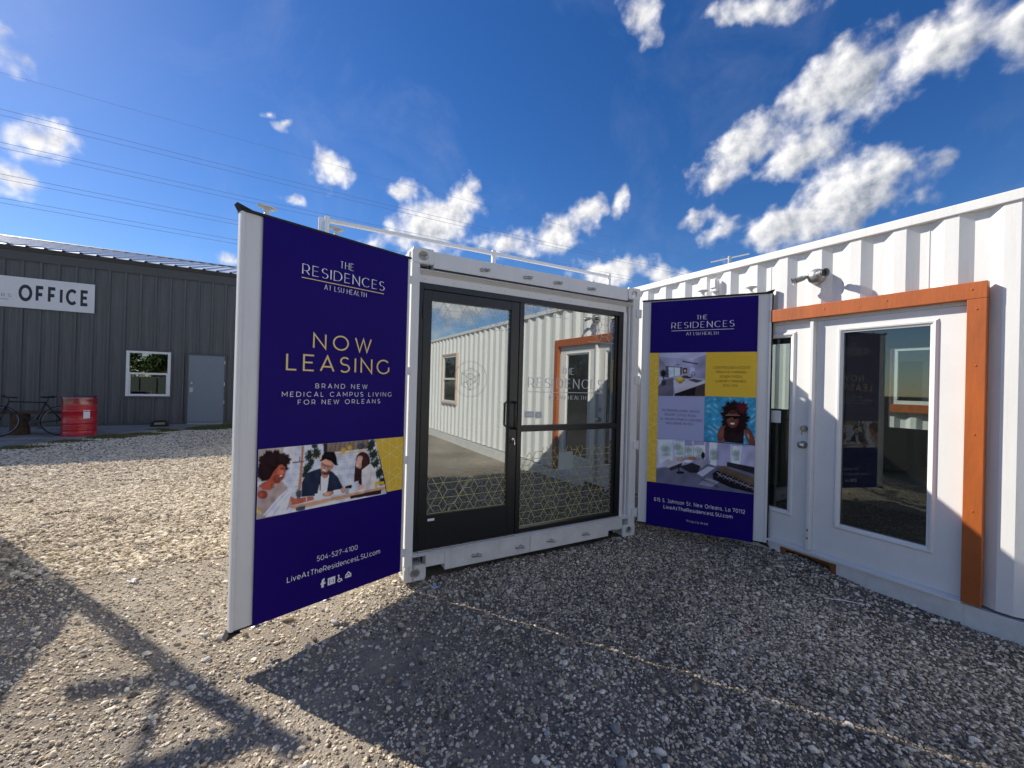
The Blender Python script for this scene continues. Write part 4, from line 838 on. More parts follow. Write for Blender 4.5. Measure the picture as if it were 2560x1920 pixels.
BR = banner((2.438, 0, 0), RA, .115, 1.08, .132, 2.446, 'narrower navy banner with apartment pictures and street address, on the right door')
def RT(s, sl, sr, zb, zt, m=INKW, w=.1, th=None, **k): return lettering(BR, s, sl, sr, zb, zt, m, w, th, Yb, **k)
RT('THE', .551, .65, 2.243, 2.287, INKW, .13, .035); RT('RESIDENCES', .319, .886, 2.163, 2.222, INKW, .12, .032); MB().box(.32, .883, Yb - .0004, Yb, 2.137, 2.141).build('rule', INKW, BR); RT('AT LSU HEALTH', .461, .75, 2.089, 2.119, INKW, .14, .04)
for nm, x0, x1, z0, z1, mm in (('yellow_strip', .1155, .206, .581, 1.917, INKY), ('yellow_panel', .6445, 1.0795, 1.4855, 1.917, INKY), ('lavender_panel', .2065, .6435, 1.039, 1.4735, INKL)):
    m = MB(); m.quad((x0, Yb + .0022, z0), (x1, Yb + .0022, z0), (x1, Yb + .0022, z1), (x0, Yb + .0022, z1)); m.build(nm, mm, BR)
linework(BR, hexlines(.139, .117, .205, .583, 1.915, rot=True, seed=9), .0018, Yb + .0012, INKP, 'line_pattern')
for s, a, b, z in (('CONTROLLED ACCESS', .71, 1.027, 1.756), ('PRIVATE PARKING', .737, .997, 1.712), ('STUDY PODS', .771, .959, 1.669), ('LUXURY FINISHES', .735, .995, 1.625), ('DOG SPA', .801, .928, 1.582)): RT(s, a, b, z, z + .024, INKD, .13)
for s, a, b, z in (('OUTDOOR LIVING SPACE', .246, .601, 1.317), ('RESORT STYLE POOL', .275, .573, 1.274), ('24-HOUR FITNESS CENTER', .23, .618, 1.229), ('INCLUSIVE RATES*', .29, .555, 1.188)): RT(s, a, b, z, z + .025, INKS, .13)
RT('615 S. Johnson St. New Orleans, La 70112', .192, 1.011, .388, .427, INKW, .12); RT('LiveAtTheResidencesLSU.com', .286, .909, .326, .362, INKW, .12); RT('*Pricing is by the bed', .5, .698, .226, .248, INKW, .12)
HR = [[1016.3421, 24.6714, -59.3562], [-18.9552, -980.4329, 1975.1067], [-0.0982, 0.0008, 1.0]]
P = Paint(.2065, .6445, 1.4735, 1.917, 180, 180, HR, False)                    # kitchen
P.c[:] = lin((150, 150, 178)); P.poly([(200, 90), (690, 90), (690, 130), (560, 170), (200, 130)], (166, 166, 192)); P.poly([(560, 160), (690, 110), (690, 360), (540, 350)], (136, 136, 162)); P.poly([(200, 130), (270, 225), (270, 340), (200, 300)], (128, 126, 146)); P.poly([(190, 380), (350, 350), (350, 540), (190, 540)], (92, 90, 106))
P.poly([(268, 228), (440, 240), (436, 320), (300, 352), (270, 345)], (84, 80, 88)); P.poly([(298, 240), (418, 248), (416, 325), (302, 348)], (190, 206, 232)); P.line([(355, 245), (358, 340)], 7, (120, 116, 130)); P.line([(447, 182), (597, 208)], 13, (54, 50, 54)); P.line([(392, 200), (392, 222)], 6, (60, 58, 62)); P.line([(365, 222), (420, 216)], 6, (60, 58, 62)); P.poly([(446, 252), (492, 248), (490, 305), (446, 308)], (46, 34, 36)); P.ell(470, 280, 14, 16, (208, 150, 120)); P.poly([(520, 245), (570, 245), (570, 310), (520, 310)], (176, 180, 206))
P.ell(243, 310, 30, 42, (26, 28, 30), rag=.35); P.line([(248, 330), (252, 390)], 10, (40, 36, 36)); P.poly([(222, 385), (272, 378), (270, 425), (230, 435)], (52, 50, 56)); P.poly([(190, 350), (230, 340), (225, 400), (190, 440)], (170, 168, 182))
P.poly([(345, 380), (560, 350), (675, 375), (675, 405), (370, 518)], (182, 178, 190)); P.poly([(360, 516), (675, 408), (675, 540), (360, 540)], (30, 26, 30)); P.poly([(580, 440), (675, 410), (675, 540), (570, 540)], (70, 58, 58)); P.poly([(498, 372), (560, 360), (660, 380), (588, 404)], (78, 72, 78)); P.line([(540, 345), (538, 300), (560, 288), (572, 325)], 7, (40, 40, 44)); P.ell(421, 372, 46, 26, (178, 150, 40)); P.ell(421, 360, 40, 14, (204, 178, 60), rag=.2); P.ell(420, 402, 20, 8, (110, 86, 40)); P.ell(470, 340, 34, 14, (60, 62, 66)); P.ell(505, 350, 30, 10, (50, 52, 58))
P.grad(P.r.normal(0, 1, P.X.shape), .03); P.mesh('photo_print', BR, lambda s: s, Yb + .0012)
P = Paint(.6445, 1.0795, 1.043, 1.4845, 180, 180, HR, False)                    # swimmer in a pool
P.c[:] = lin((58, 140, 176))
rp = np.sin(P.X / 23 + 2.2 * np.sin(P.Y / 31)) * np.sin(P.Y / 17 + 1.7 * np.sin(P.X / 27)); P.put(np.clip(rp - .35, 0, 1) * 1.1, (132, 196, 216)); P.put(np.clip(-rp - .45, 0, 1), (34, 104, 150))
for (x, y, a, b, t) in ((850, 920, 44, 90, 18), (1135, 960, 40, 110, -22)): P.ell(x, y, a, b, (112, 66, 54), rot=t)
P.poly([(870, 860), (1080, 860), (1070, 1030), (870, 1010)], (38, 24, 28)); P.ell(985, 770, 140, 150, (34, 18, 22), rag=.16); P.ell(960, 690, 110, 100, (30, 16, 20), rag=.2); P.ell(1060, 660, 60, 60, (74, 26, 36), rag=.3); P.ell(960, 775, 62, 92, (106, 62, 50)); P.poly([(885, 735), (1025, 735), (1020, 770), (975, 778), (955, 755), (900, 778)], (14, 10, 12)); P.line([(890, 735), (1030, 738)], 6, (150, 124, 110)); P.ell(957, 822, 24, 9, (228, 216, 210), rot=4); P.ell(953, 790, 14, 12, (90, 48, 40)); P.ell(955, 705, 40, 16, (70, 38, 34)); P.ell(1120, 950, 8, 30, (190, 150, 140), rot=-20, a=.7); P.ell(850, 1005, 40, 12, (110, 70, 60), rag=.3)
P.grad(P.r.normal(0, 1, P.X.shape), .04); P.mesh('photo_print', BR, lambda s: s, Yb + .0012)
P = Paint(.2065, 1.0795, .581, 1.038, 330, 180, HR, False)                    # living room
P.c[:] = lin((140, 138, 166)); P.poly([(170, 980), (460, 985), (460, 1240), (170, 1280)], (176, 176, 196)); P.poly([(800, 1005), (1190, 1030), (1190, 1270), (790, 1270)], (150, 148, 176)); P.poly([(170, 1290), (600, 1230), (1190, 1290), (1190, 1560), (170, 1480)], (96, 98, 118))
for q in ([(185, 990), (335, 995), (345, 1165), (205, 1240)], [(352, 1000), (460, 1010), (450, 1160), (360, 1165)], [(470, 1050), (545, 1052), (545, 1165), (470, 1165)], [(560, 1045), (668, 1045), (665, 1180), (562, 1170)], [(730, 1015), (800, 1012), (790, 1260), (725, 1240)], [(960, 1050), (1062, 1052), (1035, 1240), (945, 1225)]):
    P.poly(q, (196, 206, 214)); cx_, cy_ = np.mean(q, 0); P.ell(cx_ - 14, cy_ - 18, 40, 30, (104, 122, 100), rag=.5, a=.55, soft=.5); P.ell(cx_ + 18, cy_ + 4, 36, 34, (120, 134, 112), rag=.5, a=.5, soft=.5); P.ell(cx_ + 10, cy_ + 48, 40, 16, (128, 130, 110), rag=.4, a=.6, soft=.4)
for x in (200, 345, 462, 552, 675, 725, 945, 1040): P.line([(x, 1000), (x - 4, 1200)], 9, (200, 200, 214))
P.poly([(275, 1195), (440, 1180), (440, 1230), (320, 1290), (272, 1270)], (176, 172, 180)); P.poly([(300, 1280), (440, 1225), (430, 1270), (320, 1310)], (50, 48, 56)); P.poly([(570, 1210), (690, 1190), (695, 1240), (640, 1280), (565, 1245)], (150, 146, 160)); P.poly([(410, 1270), (540, 1225), (630, 1260), (600, 1330), (520, 1330)], (44, 40, 52)); P.poly([(590, 1335), (700, 1265), (780, 1275), (650, 1370)], (178, 178, 198)); P.ell(500, 1212, 50, 16, (206, 206, 216)); P.ell(425, 1190, 44, 20, (170, 150, 124), rag=.2); P.ell(540, 1180, 42, 18, (150, 106, 66), rag=.2); P.ell(655, 1150, 20, 36, (22, 26, 26), rag=.2); P.line([(405, 1245), (405, 1330)], 12, (26, 24, 30)); P.ell(420, 1328, 42, 14, (24, 22, 28)); P.ell(330, 1190, 22, 20, (216, 212, 214)); P.poly([(1060, 1060), (1190, 1060), (1190, 1270), (1040, 1270)], (164, 162, 188)); P.poly([(900, 1215), (1190, 1270), (1190, 1340), (900, 1260)], (40, 36, 44))
P.poly([(785, 1280), (860, 1258), (1190, 1380), (1190, 1480), (960, 1400)], (92, 78, 62)); P.line([(800, 1285), (1190, 1460)], 6, (60, 50, 42)); P.poly([(752, 1335), (800, 1300), (1190, 1470), (1190, 1540), (940, 1480), (760, 1400)], (28, 24, 32))
for k in range(7):
    x = 800 + 58 * k; P.line([(x, 1325 + 24 * k), (x + 55, 1372 + 22 * k)], 5, (170, 170, 190)); P.line([(x + 45, 1325 + 24 * k), (x + 8, 1372 + 22 * k)], 4, (150, 150, 170))
for k in range(6): P.line([(620 + 24 * k, 1450 + 4 * k), (700 + 22 * k, 1380 + 8 * k)], 6, (190, 190, 208)); P.line([(640 + 22 * k, 1392 + 6 * k), (720 + 20 * k, 1450 + 6 * k)], 5, (40, 38, 50))
P.grad(P.r.normal(0, 1, P.X.shape), .03); P.mesh('photo_print', BR, lambda s: s, Yb + .0012)

# ---------- the long white container on the right
def BY(y, x=3.145): return -3.155 + (y + 3.155) * (x + .869) / 3.9466
def BZ(z, x=3.145): return 1.541 + (z - 1.541) * (x + .869) / 3.9466
B = empty('shipping_container')
tag(B, 'long white corrugated container with orange trimmed glazed double doors', 'container')
Y0, Y1, FX = -9.3, 2.89, 3.13
ph = BY(-1.0925, FX); pt = .272 * 1.0135
JH, JL = -.385, BY(-2.2462, 3.09)       # door opening, far and near jamb
DT = BZ(2.165)                          # top of door opening
def bwall(a0, a1, z0, z1): return corr_wall(B, WHITE, 'y', a0, a1, z0, z1, FX, .036, ph, 'corrugated_wall')
WY0, WY1, WZ0, WZ1 = -7.75, -6.75, 1.05, 2.3
bwall(Y0 + .1, WY0, .19, 2.79); bwall(WY0, WY1, .19, WZ0); bwall(WY0, WY1, WZ1, 2.79); bwall(WY1, JL - .03, .19, 2.79); bwall(JL - .03, JH + .03, DT, 2.79); bwall(JH + .03, Y1 - .1, .19, 2.79)
bx('top_rail', WHITE, B, 3.116, 3.2, Y0, Y1, 2.783, 2.852, .005)
m = MB().box(3.118, 3.21, Y0, -1.53, -.09, .172).box(3.118, 3.21, -1.53, -1.10, .148, .1715).box(3.118, 3.21, -1.10, Y1, -.09, .172); m.build('bottom_rail', WHITED, B, .004)
m = MB().box(3.2, 3.24, -1.65, -1.07, -.09, .147); m.build('fork_pocket', RUSTO, B)
m = MB(); m.tube((3.128, -1.105, .02), (3.128, -1.13, .147), .02, 8).tube((3.128, -1.53, -.02), (3.128, -1.50, .147), .024, 8).box(3.117, 3.2, -1.529, -1.101, .135, .1475); m.build('pocket_lining', RUSTO, B)
bx('corner_post', WHITE, B, 3.118, 3.24, Y1 - .1, Y1, -.05, 2.78, .004); bx('corner_post', WHITE, B, 3.118, 3.24, Y0, Y0 + .1, -.05, 2.78, .004)
for yy in (BY(-2.05), BY(-.975)): bx('weld_seam', WHITE, B, FX + .033, FX + .037, yy - .003, yy + .003, DT + .01, 2.78)
bx('roof', WHITE, B, 3.2, 5.5, Y0, Y1, 2.8, 2.83); bx('end_wall', WHITE, B, 3.24, 5.5, Y1 - .06, Y1 - .02, -.05, 2.79); bx('end_wall', WHITE, B, 3.24, 5.5, Y0 + .02, Y0 + .06, -.05, 2.79)
# far side wall with a window one looks through
m = MB().box(5.49, 5.53, Y0 + .07, -2.15, .1, 2.79).box(5.49, 5.53, -1.06, .05, .1, 2.79).box(5.49, 5.53, .5, Y1 - .07, .1, 2.79).box(5.49, 5.53, -2.15, -1.06, .1, 1.16).box(5.49, 5.53, -2.15, -1.06, 2.1, 2.79).box(5.49, 5.53, .05, .5, .1, 1.3).box(5.49, 5.53, .05, .5, 2.25, 2.79); m.build('far_wall', LINING, B)
bx('floor', DARKW, B, 3.22, 5.49, Y0 + .07, Y1 - .07, .15, .19); bx('ceiling_lining', LINING, B, 3.2, 5.49, Y0 + .07, Y1 - .07, 2.7, 2.72)
bx('partition', LINING, B, 3.22, 5.48, -4.2, -4.15, .19, 2.7); bx('partition', LINING, B, 3.22, 5.48, 1.4, 1.45, .19, 2.7)
m = MB().box(3.2, 3.215, -4.14, JL - .04, .19, 2.7).box(3.2, 3.215, JH + .04, 1.39, .19, 2.7).box(3.2, 3.215, JL - .04, JH + .04, DT + .05, 2.7); m.build('inner_lining', LINING, B)
# orange trim boards
fz = BZ(2.2965, 3.09); fi = BZ(2.1815, 3.09)
bx('trim_board', ORANGE, B, 3.083, 3.136, BY(-2.335, 3.083), JL, .195, fi + .0035, .003)
bx('trim_board', ORANGE, B, 3.082, 3.136, BY(-2.335, 3.083), JH + .1, fi + .004, fz, .003)
bx('trim_board', ORANGE, B, 3.083, 3.136, JH, JH + .1, .195, fi + .0035, .003)
screws(B, ORANGE, [(3.0815, BY(y), (fi + fz) / 2 + .01) for y in (-.95, -1.45, -1.85, -2.28)] + [(3.0825, (BY(-2.335, 3.083) + JL) / 2, z) for z in (2.12, 1.75, 1.3, .8, .35)], 'x', .006)
m = MB(); m.extrude([(3.098, .172), (3.098, .186), (3.15, .199), (3.15, .172)], 'y', JL, JH); m.build('door_sill', DOORW, B)
bx('frame_head', DOORW, B, 3.139, 3.2, JL, JH, BZ(2.15), DT + .04)
def bdoor(ya, yb, ga, gb, name='glazed_door'):
    """ya>yb slab edges along y, ga>gb glass edges"""
    z0, z1, g0, g1 = .2, BZ(2.15) - .002, BZ(.497), BZ(2.036); x0, x1 = 3.145, 3.19
    d = MB().box(x0, x1, yb, gb - .001, z0, z1).box(x0, x1, ga + .001, ya, z0, z1).box(x0, x1, gb - .001, ga + .001, z0, g0 - .001).box(x0, x1, gb - .001, ga + .001, g1 + .001, z1).build(name, DOORW, B)
    mo = MB(); e = .045; prof = [(0, 0), (.012, .004), (.018, .012), (.03, .014), (e, 0)]    # distance out from the glass, rise
    for k in range(len(prof) - 1):
        (a, h1), (b, h2) = prof[k], prof[k + 1]
        for (o1, o2) in (((gb - a, g0 - a), (gb - b, g0 - b)),):
            c1 = [(gb - a, g0 - a), (ga + a, g0 - a), (ga + a, g1 + a), (gb - a, g1 + a)]; c2 = [(gb - b, g0 - b), (ga + b, g0 - b), (ga + b, g1 + b), (gb - b, g1 + b)]
            for j in range(4):
                q = (j + 1) % 4; mo.quad((x0 - .001 - h1, *c1[j]), (x0 - .001 - h1, *c1[q]), (x0 - .001 - h2, *c2[q]), (x0 - .001 - h2, *c2[j]))
    mo.build('glazing_moulding', DOORW, d)
    MB().box(x0 + .012, x0 + .018, gb, ga, g0, g1).build('glass_pane', PANE, d); return d
dR = bdoor(BY(-1.374), JL + .004, BY(-1.564), BY(-2.073)); dL = bdoor(JH - .004, BY(-1.337), BY(-.63), BY(-1.172))
m = MB(); m.extrude([(3.15, BY(-1.373)), (3.105, BY(-1.371)), (3.098, BY(-1.366)), (3.098, BY(-1.345)), (3.105, BY(-1.3395)), (3.15, BY(-1.338))], 'z', .2, BZ(2.15) - .003); m.build('astragal', DOORW, B)
for z in (.36, .29): MB().box(3.096, 3.0985, BY(-1.362), BY(-1.35), z, z + .02).build('flush_bolt', CHROME, B)
ky, kz = BY(-1.279, 3.12), BZ(1.094, 3.12)
m = MB(); m.lathe([(0, 3.082), (.024, 3.083), (.030, 3.095), (.026, 3.108), (.013, 3.12), (.012, 3.135), (.033, 3.138), (.034, 3.1445)], (0, ky, kz), 20, 'x'); m.build('door_knob', CHROME, dL, smooth=True)
m = MB(); m.lathe([(0, 3.115), (.022, 3.116), (.026, 3.125), (.031, 3.138), (.031, 3.1445)], (0, ky - .004, kz + .142), 20, 'x'); m.box(3.095, 3.115, ky - .006, ky - .003, kz + .135, kz + .149); m.box(3.1, 3.104, ky - .007, ky - .002, kz + .085, kz + .14); m.build('deadbolt', CHROME, dL)
m = MB(); m.box(3.153, 3.158, -1.06, -.965, BZ(1.265), BZ(1.375)); m.build('pull_plate', DOORW, dL, .004)
# the window further along
wf = MB().box(3.09, 3.16, WY0 - .05, WY0, WZ0 - .05, WZ1 + .05).box(3.09, 3.16, WY1, WY1 + .05, WZ0 - .05, WZ1 + .05).box(3.091, 3.159, WY0, WY1, WZ1, WZ1 + .05).box(3.091, 3.159, WY0, WY1, WZ0 - .05, WZ0).build('window_trim', mat('faded_orange', (.58, .44, .36), .6), B, .003)
MB().box(3.11, 3.16, WY0, WY0 + .05, WZ0, WZ1).box(3.11, 3.16, WY1 - .05, WY1, WZ0, WZ1).box(3.111, 3.159, WY0 + .05, WY1 - .05, WZ1 - .05, WZ1).box(3.111, 3.159, WY0 + .05, WY1 - .05, WZ0, WZ0 + .05).box(3.112, 3.159, WY0 + .05, WY1 - .05, 1.65, 1.70).build('window_frame', DOORW, B)
bx('window_pane', PANE, B, 3.14, 3.146, WY0 + .05, WY1 - .05, WZ0 + .05, WZ1 - .05); bx('window_blind', DOORW, B, 3.1605, 3.17, WY0, WY1, WZ0, WZ1)
finish(B, (4.35, -3.2, -.05))

# ---------- things fixed on that container
SLt = empty('security_light', (3.1, -1.345, 2.54)); tag(SLt, 'grey twin head security light on the corrugated wall above the orange trim', 'security light')
m = MB(); m.lathe([(0, -.05), (.03, -.048), (.055, -.03), (.066, -.004), (.067, .03)], (0, 0, 0), 24, 'x'); m.build('base_plate', LGREY, SLt, smooth=True)
def head(p, q):
    p, q = Vector(p), Vector(q); d = (q - p).normalized(); m = MB(); m.tube(p, p + d * .03, .012, 12, .022); m.tube(p + d * .03, p + d * .085, .023, 16, .024, False); m.tube(p + d * .085, q, .024, 18, .034, False); m.tube(p + d * .05, p + d * .052, .0, 16, .024, False)
    o = m.build('lamp_head', LGREY, SLt, smooth=True); l = MB(); l.tube(q - d * .026, q - d * .024, .027, 16); l.build('lens', BLACKM, o)
    c = MB(); c.tube((0, 0, 0), p + d * .005, .011, 8); c.build('swivel_arm', LGREY, SLt)
head((-.045, .045, .0), (-.10, .135, -.035)); head((-.055, -.03, .005), (-.105, -.118, -.008))
JB = empty('junction_box', (3.125, BY(-.43, 3.125), BZ(2.655, 3.125))); tag(JB, 'small white box with lid high on the corrugated wall above the right banner', 'electrical box')
m = MB().box(-.045, .012, -.036, .036, -.085, .05); m.build('housing', DOORW, JB, .006); m = MB().box(-.055, -.0455, -.03, .03, -.05, .045); m.build('lid', DOORW, JB, .004); m = MB().box(-.008, .01, -.042, .042, -.125, -.086); m.lathe([(0, -.012), (.008, -.011), (.008, 0)], (0, 0, -.105), 8, 'x'); m.build('mounting_tab', DOORW, JB, .003)
AN = empty('roof_antenna', (4.4, .29, 2.83)); tag(AN, 'thin grey T shaped antenna on the roof of the long container', 'antenna')
MB().tube((0, 0, 0), (0, 0, .535), .022, 8).build('mast', STEEL, AN); MB().tube((0, -.27, .50), (0, .28, .525), .009, 6).tube((0, .2, .30), (0, .235, .25), .005, 5).build('cross_rod', STEEL, AN)

# ---------- container behind, with a roof railing
Ec = empty('shipping_container'); tag(Ec, 'white container behind the storefront one, only its roof railing showing', 'container')
corr_wall(Ec, WHITE, 'x', -.45, 5.6, .15, 2.8, 3.06, .036, 0, 'corrugated_wall'); corr_wall(Ec, WHITE, 'y', 3.1, 5.45, .15, 2.8, -.49, .036, 0, 'corrugated_wall'); bx('roof', WHITE, Ec, -.47, 5.6, 3.1, 5.45, 2.82, 2.86); bx('top_rail', WHITE, Ec, -.5, 5.6, 3.03, 3.1, 2.79, 2.88); bx('bottom_rail', WHITE, Ec, -.5, 5.6, 3.03, 3.1, -.03, .16)
bx('back_wall', WHITE, Ec, -.45, 5.6, 5.4, 5.45, 0, 2.8); bx('end_wall', WHITE, Ec, 5.55, 5.6, 3.1, 5.4, 0, 2.8)
for x in (-.35, 2.215, 4.78): bx('railing_post', WHITE, Ec, x - .03, x + .03, 3.04, 3.10, 2.881, 3.80, .004)
bx('railing_post', WHITE, Ec, -.45, -.395, 3.13, 3.19, 2.87, 3.80, .004); bx('railing_post', WHITE, Ec, 4.77, 4.83, 3.55, 3.61, 2.87, 3.78, .004)
bx('handrail', WHITE, Ec, -.32, 4.75, 3.045, 3.095, 3.72, 3.77, .004); bx('gate_latch', WHITE, Ec, 4.62, 4.77, 3.57, 3.59, 3.42, 3.44)
finish(Ec, (2.5, 4.2, 0))

# ---------- container seen through the door glass
Dc = empty('shipping_container'); tag(Dc, 'sunlit white container with orange trimmed window, seen through the glazed double door', 'container')
corr_wall(Dc, WHITE, 'y', -6, 5, .15, 2.8, 8.0, .036, 0, 'corrugated_wall'); bx('top_rail', WHITE, Dc, 7.98, 8.06, -6, 5, 2.79, 2.87); bx('bottom_rail', WHITE, Dc, 7.985, 8.07, -6, 5, -.03, .16); bx('roof', WHITE, Dc, 8.06, 10.4, -6, 5, 2.8, 2.83); bx('back_wall', WHITE, Dc, 10.36, 10.4, -6, 5, 0, 2.79); bx('end_wall', WHITE, Dc, 8.07, 10.36, -5.99, -5.95, 0, 2.79)
MB().box(7.94, 8.02, -1.6, -.15, 1.27, 1.4).box(7.94, 8.02, -1.6, -.15, 2.33, 2.45).box(7.941, 8.02, -.28, -.15, 1.4, 2.33).box(7.941, 8.02, -1.6, -1.47, 1.4, 2.33).build('window_trim', ORANGE, Dc)
MB().box(7.96, 8.02, -1.47, -1.4, 1.4, 2.33).box(7.96, 8.02, -.35, -.28, 1.4, 2.33).box(7.961, 8.02, -1.4, -.35, 1.4, 1.46).box(7.961, 8.02, -1.4, -.35, 2.27, 2.33).build('window_frame', DOORW, Dc); bx('window_pane', DARKPANE, Dc, 7.99, 7.996, -1.4, -.35, 1.46, 2.27); bx('window_backing', BLACKM, Dc, 8.0, 8.01, -1.4, -.35, 1.46, 2.27)
finish(Dc, (9.2, -.5, 0))

# ------------------------------------------------------------------ office building
OF = empty('metal_building'); tag(OF, 'charcoal ribbed metal office building with pale metal roof', 'building')
OYF = 12.2; rp_ = .3295; RX0 = -6.966
def wall_panel_mesh():
    m = MB(); prof = []
    for k in range(3):
        b = k * rp_; prof += [(b - .036, 0), (b - .022, -.038), (b + .022, -.038), (b + .036, 0)]
        for q in (.33, .67): c = b + rp_ * q; prof += [(c - .022, 0), (c - .014, -.006), (c + .014, -.006), (c + .022, 0)]
    prof.append((3 * rp_ - .0345, 0))
    n = len(prof)
    for z in (.14, 4.5): m.v += [(a, o, z) for a, o in prof]
    m.f = [(k, k + 1, n + k + 1, n + k) for k in range(n - 1)]; return m
wp = None
for k in range(-4, 9):
    if wp is None: wp = wall_panel_mesh().build('wall_panel', DGREY, OF); o = wp
    else: o = wp.copy(); COL.objects.link(o); o.parent = OF
    o.location = (RX0 + 3 * rp_ * k, OYF, 0)
XL, XR = RX0 - 12 * rp_, RX0 + 27 * rp_
m = MB().box(XL, XR, OYF - .05, OYF - .037, 4.40, 4.72).box(XL, XR, OYF - .10, OYF - .051, 4.66, 4.73); m.build('eave_trim', TRIMG, OF)
bx('end_wall', DGREY, OF, XR - .05, XR, OYF + .02, OYF + 12.2, .14, 4.7); bx('end_wall', DGREY, OF, XL, XL + .05, OYF + .02, OYF + 12.2, .14, 4.7); bx('back_wall', DGREY, OF, XL, XR, OYF + 12.2, OYF + 12.25, .14, 4.7); bx('base_trim', TRIMG, OF, XL, XR, OYF - .042, OYF - .0395, .14, .2)
def roof_panel_mesh(back):
    m = MB(); prof = []
    for k in range(3):
        b = k * rp_; prof += [(b - .045, 0), (b - .02, .04), (b + .02, .04), (b + .045, 0)]
    prof.append((3 * rp_ - .0455, 0)); n = len(prof); ya, za, yb_, zb = (-.16, 4.735, 6.15, 4.735 + 6.31 * .25)
    if back: ya, yb_ = 12.46, 6.15
    for y, z in ((ya, za), (yb_, zb)): m.v += [(a, y, z + o) for a, o in prof]
    m.v += [(a, ya, za + o - .012) for a, o in prof]
    m.f = [(k, k + 1, n + k + 1, n + k) for k in range(n - 1)] + [(k, 2 * n + k, 2 * n + k + 1, k + 1) for k in range(n - 1)]; return m
for back in (0, 1):
    rpn = None
    for k in range(-4, 9):
        if rpn is None: rpn = roof_panel_mesh(back).build('roof_panel', ROOFM, OF); o = rpn
        else: o = rpn.copy(); COL.objects.link(o); o.parent = OF
        o.location = (RX0 + .12 + 3 * rp_ * k, OYF, 0)
m = MB(); m.extrude([(OYF + 5.9, 6.30), (OYF + 6.15, 6.38), (OYF + 6.4, 6.30), (OYF + 6.15, 6.34)], 'x', XL, XR); m.build('ridge_cap', TRIMG, OF)
m = MB(); m.extrude([(OYF - .02, 4.60), (OYF - .13, 4.70), (OYF - .13, 4.715), (OYF - .02, 4.73)], 'x', XL, XR); m.build('soffit', TRIMG, OF)
# office door
dx0, dx1, dz0, dz1 = -3.255, -2.28, .165, 2.24
od = bx('door', GDOOR, OF, dx0 + .05, dx1 - .05, OYF - .075, OYF - .04, dz0 + .03, dz1 - .05, .003)
MB().box(dx0, dx0 + .05, OYF - .085, OYF + .0, .15, dz1).box(dx1 - .05, dx1, OYF - .085, OYF, .15, dz1).box(dx0 + .05, dx1 - .05, OYF - .085, OYF, dz1 - .05, dz1).build('door_frame', TRIMG, od, .003)
MB().box(dx0 + .05, dx1 - .05, OYF - .10, OYF - .04, .15, .185).build('threshold', STEEL, od)
for z in (.75, 1.3, 1.95): MB().tube((dx1 - .045, OYF - .092, z), (dx1 - .045, OYF - .092, z + .1), .013, 8).build('hinge', STEEL, od)
m = MB(); m.lathe([(0, -.03), (.03, -.028), (.034, 0)], (dx0 + .13, OYF - .076, 1.36), 14, 'y'); m.build('deadbolt', STEEL, od); m = MB().box(dx0 + .09, dx0 + .17, OYF - .09, OYF - .0755, 1.09, 1.23); m.tube((dx0 + .13, OYF - .12, 1.13), (dx0 + .13, OYF - .09, 1.13), .03, 12); m.build('lever_lock', STEEL, od)
# office window
wx0, wx1, wz0, wz1 = -4.59, -3.62, .965, 2.235
ow = MB().box(wx0, wx0 + .065, OYF - .085, OYF + .0, wz0, wz1).box(wx1 - .065, wx1, OYF - .085, OYF, wz0, wz1).box(wx0 + .065, wx1 - .065, OYF - .084, OYF, wz1 - .06, wz1).box(wx0 + .065, wx1 - .065, OYF - .084, OYF, wz0, wz0 + .06).box(wx0 + .065, wx1 - .065, OYF - .084, OYF, 1.575, 1.63).box(wx0 + .0655, wx0 + .095, OYF - .07, OYF, wz0 + .06, 1.575).box(wx1 - .095, wx1 - .0655, OYF - .07, OYF, wz0 + .06, 1.575).build('window', DOORW, OF, .003)
bx('pane', DARKPANE, ow, wx0 + .065, wx1 - .065, OYF - .052, OYF - .048, 1.63, wz1 - .06); bx('pane', DARKPANE, ow, wx0 + .095, wx1 - .095, OYF - .05, OYF - .046, wz0 + .06, 1.575); bx('dark_room', BLACKM, ow, wx0 + .066, wx1 - .066, OYF - .04, OYF - .0375, wz0 + .061, wz1 - .061)
MB().box(wx0 - .05, wx0 - .002, OYF - .06, OYF - .033, wz0 - .05, wz1 + .05).box(wx1 + .002, wx1 + .05, OYF - .06, OYF - .033, wz0 - .05, wz1 + .05).box(wx0 - .002, wx1 + .002, OYF - .059, OYF - .033, wz1 + .002, wz1 + .05).box(wx0 - .002, wx1 + .002, OYF - .059, OYF - .033, wz0 - .05, wz0 - .002).build('window_surround', TRIMG, ow)
finish(OF, (-4.0, OYF, .14))
# sign
SG = bx('wall_sign', SIGNW, None, -9.3, -5.272, OYF - .07, OYF - .038, 3.19, 3.965, .003); tag(SG, 'white sign lettered OFFICE high on the charcoal building', 'sign')
lettering(SG, 'OFFICE', -6.715, -5.345, 3.345, 3.80, SIGNK, .27, .25, OYF - .072, 'lettering', .95)
lettering(SG, 'NERS', -7.20, -6.80, 3.43, 3.52, SIGNG, .14, None, OYF - .072); MB().box(-7.3, -6.85, OYF - .0715, OYF - .0705, 3.37, 3.385).build('rule', SIGNG, SG)
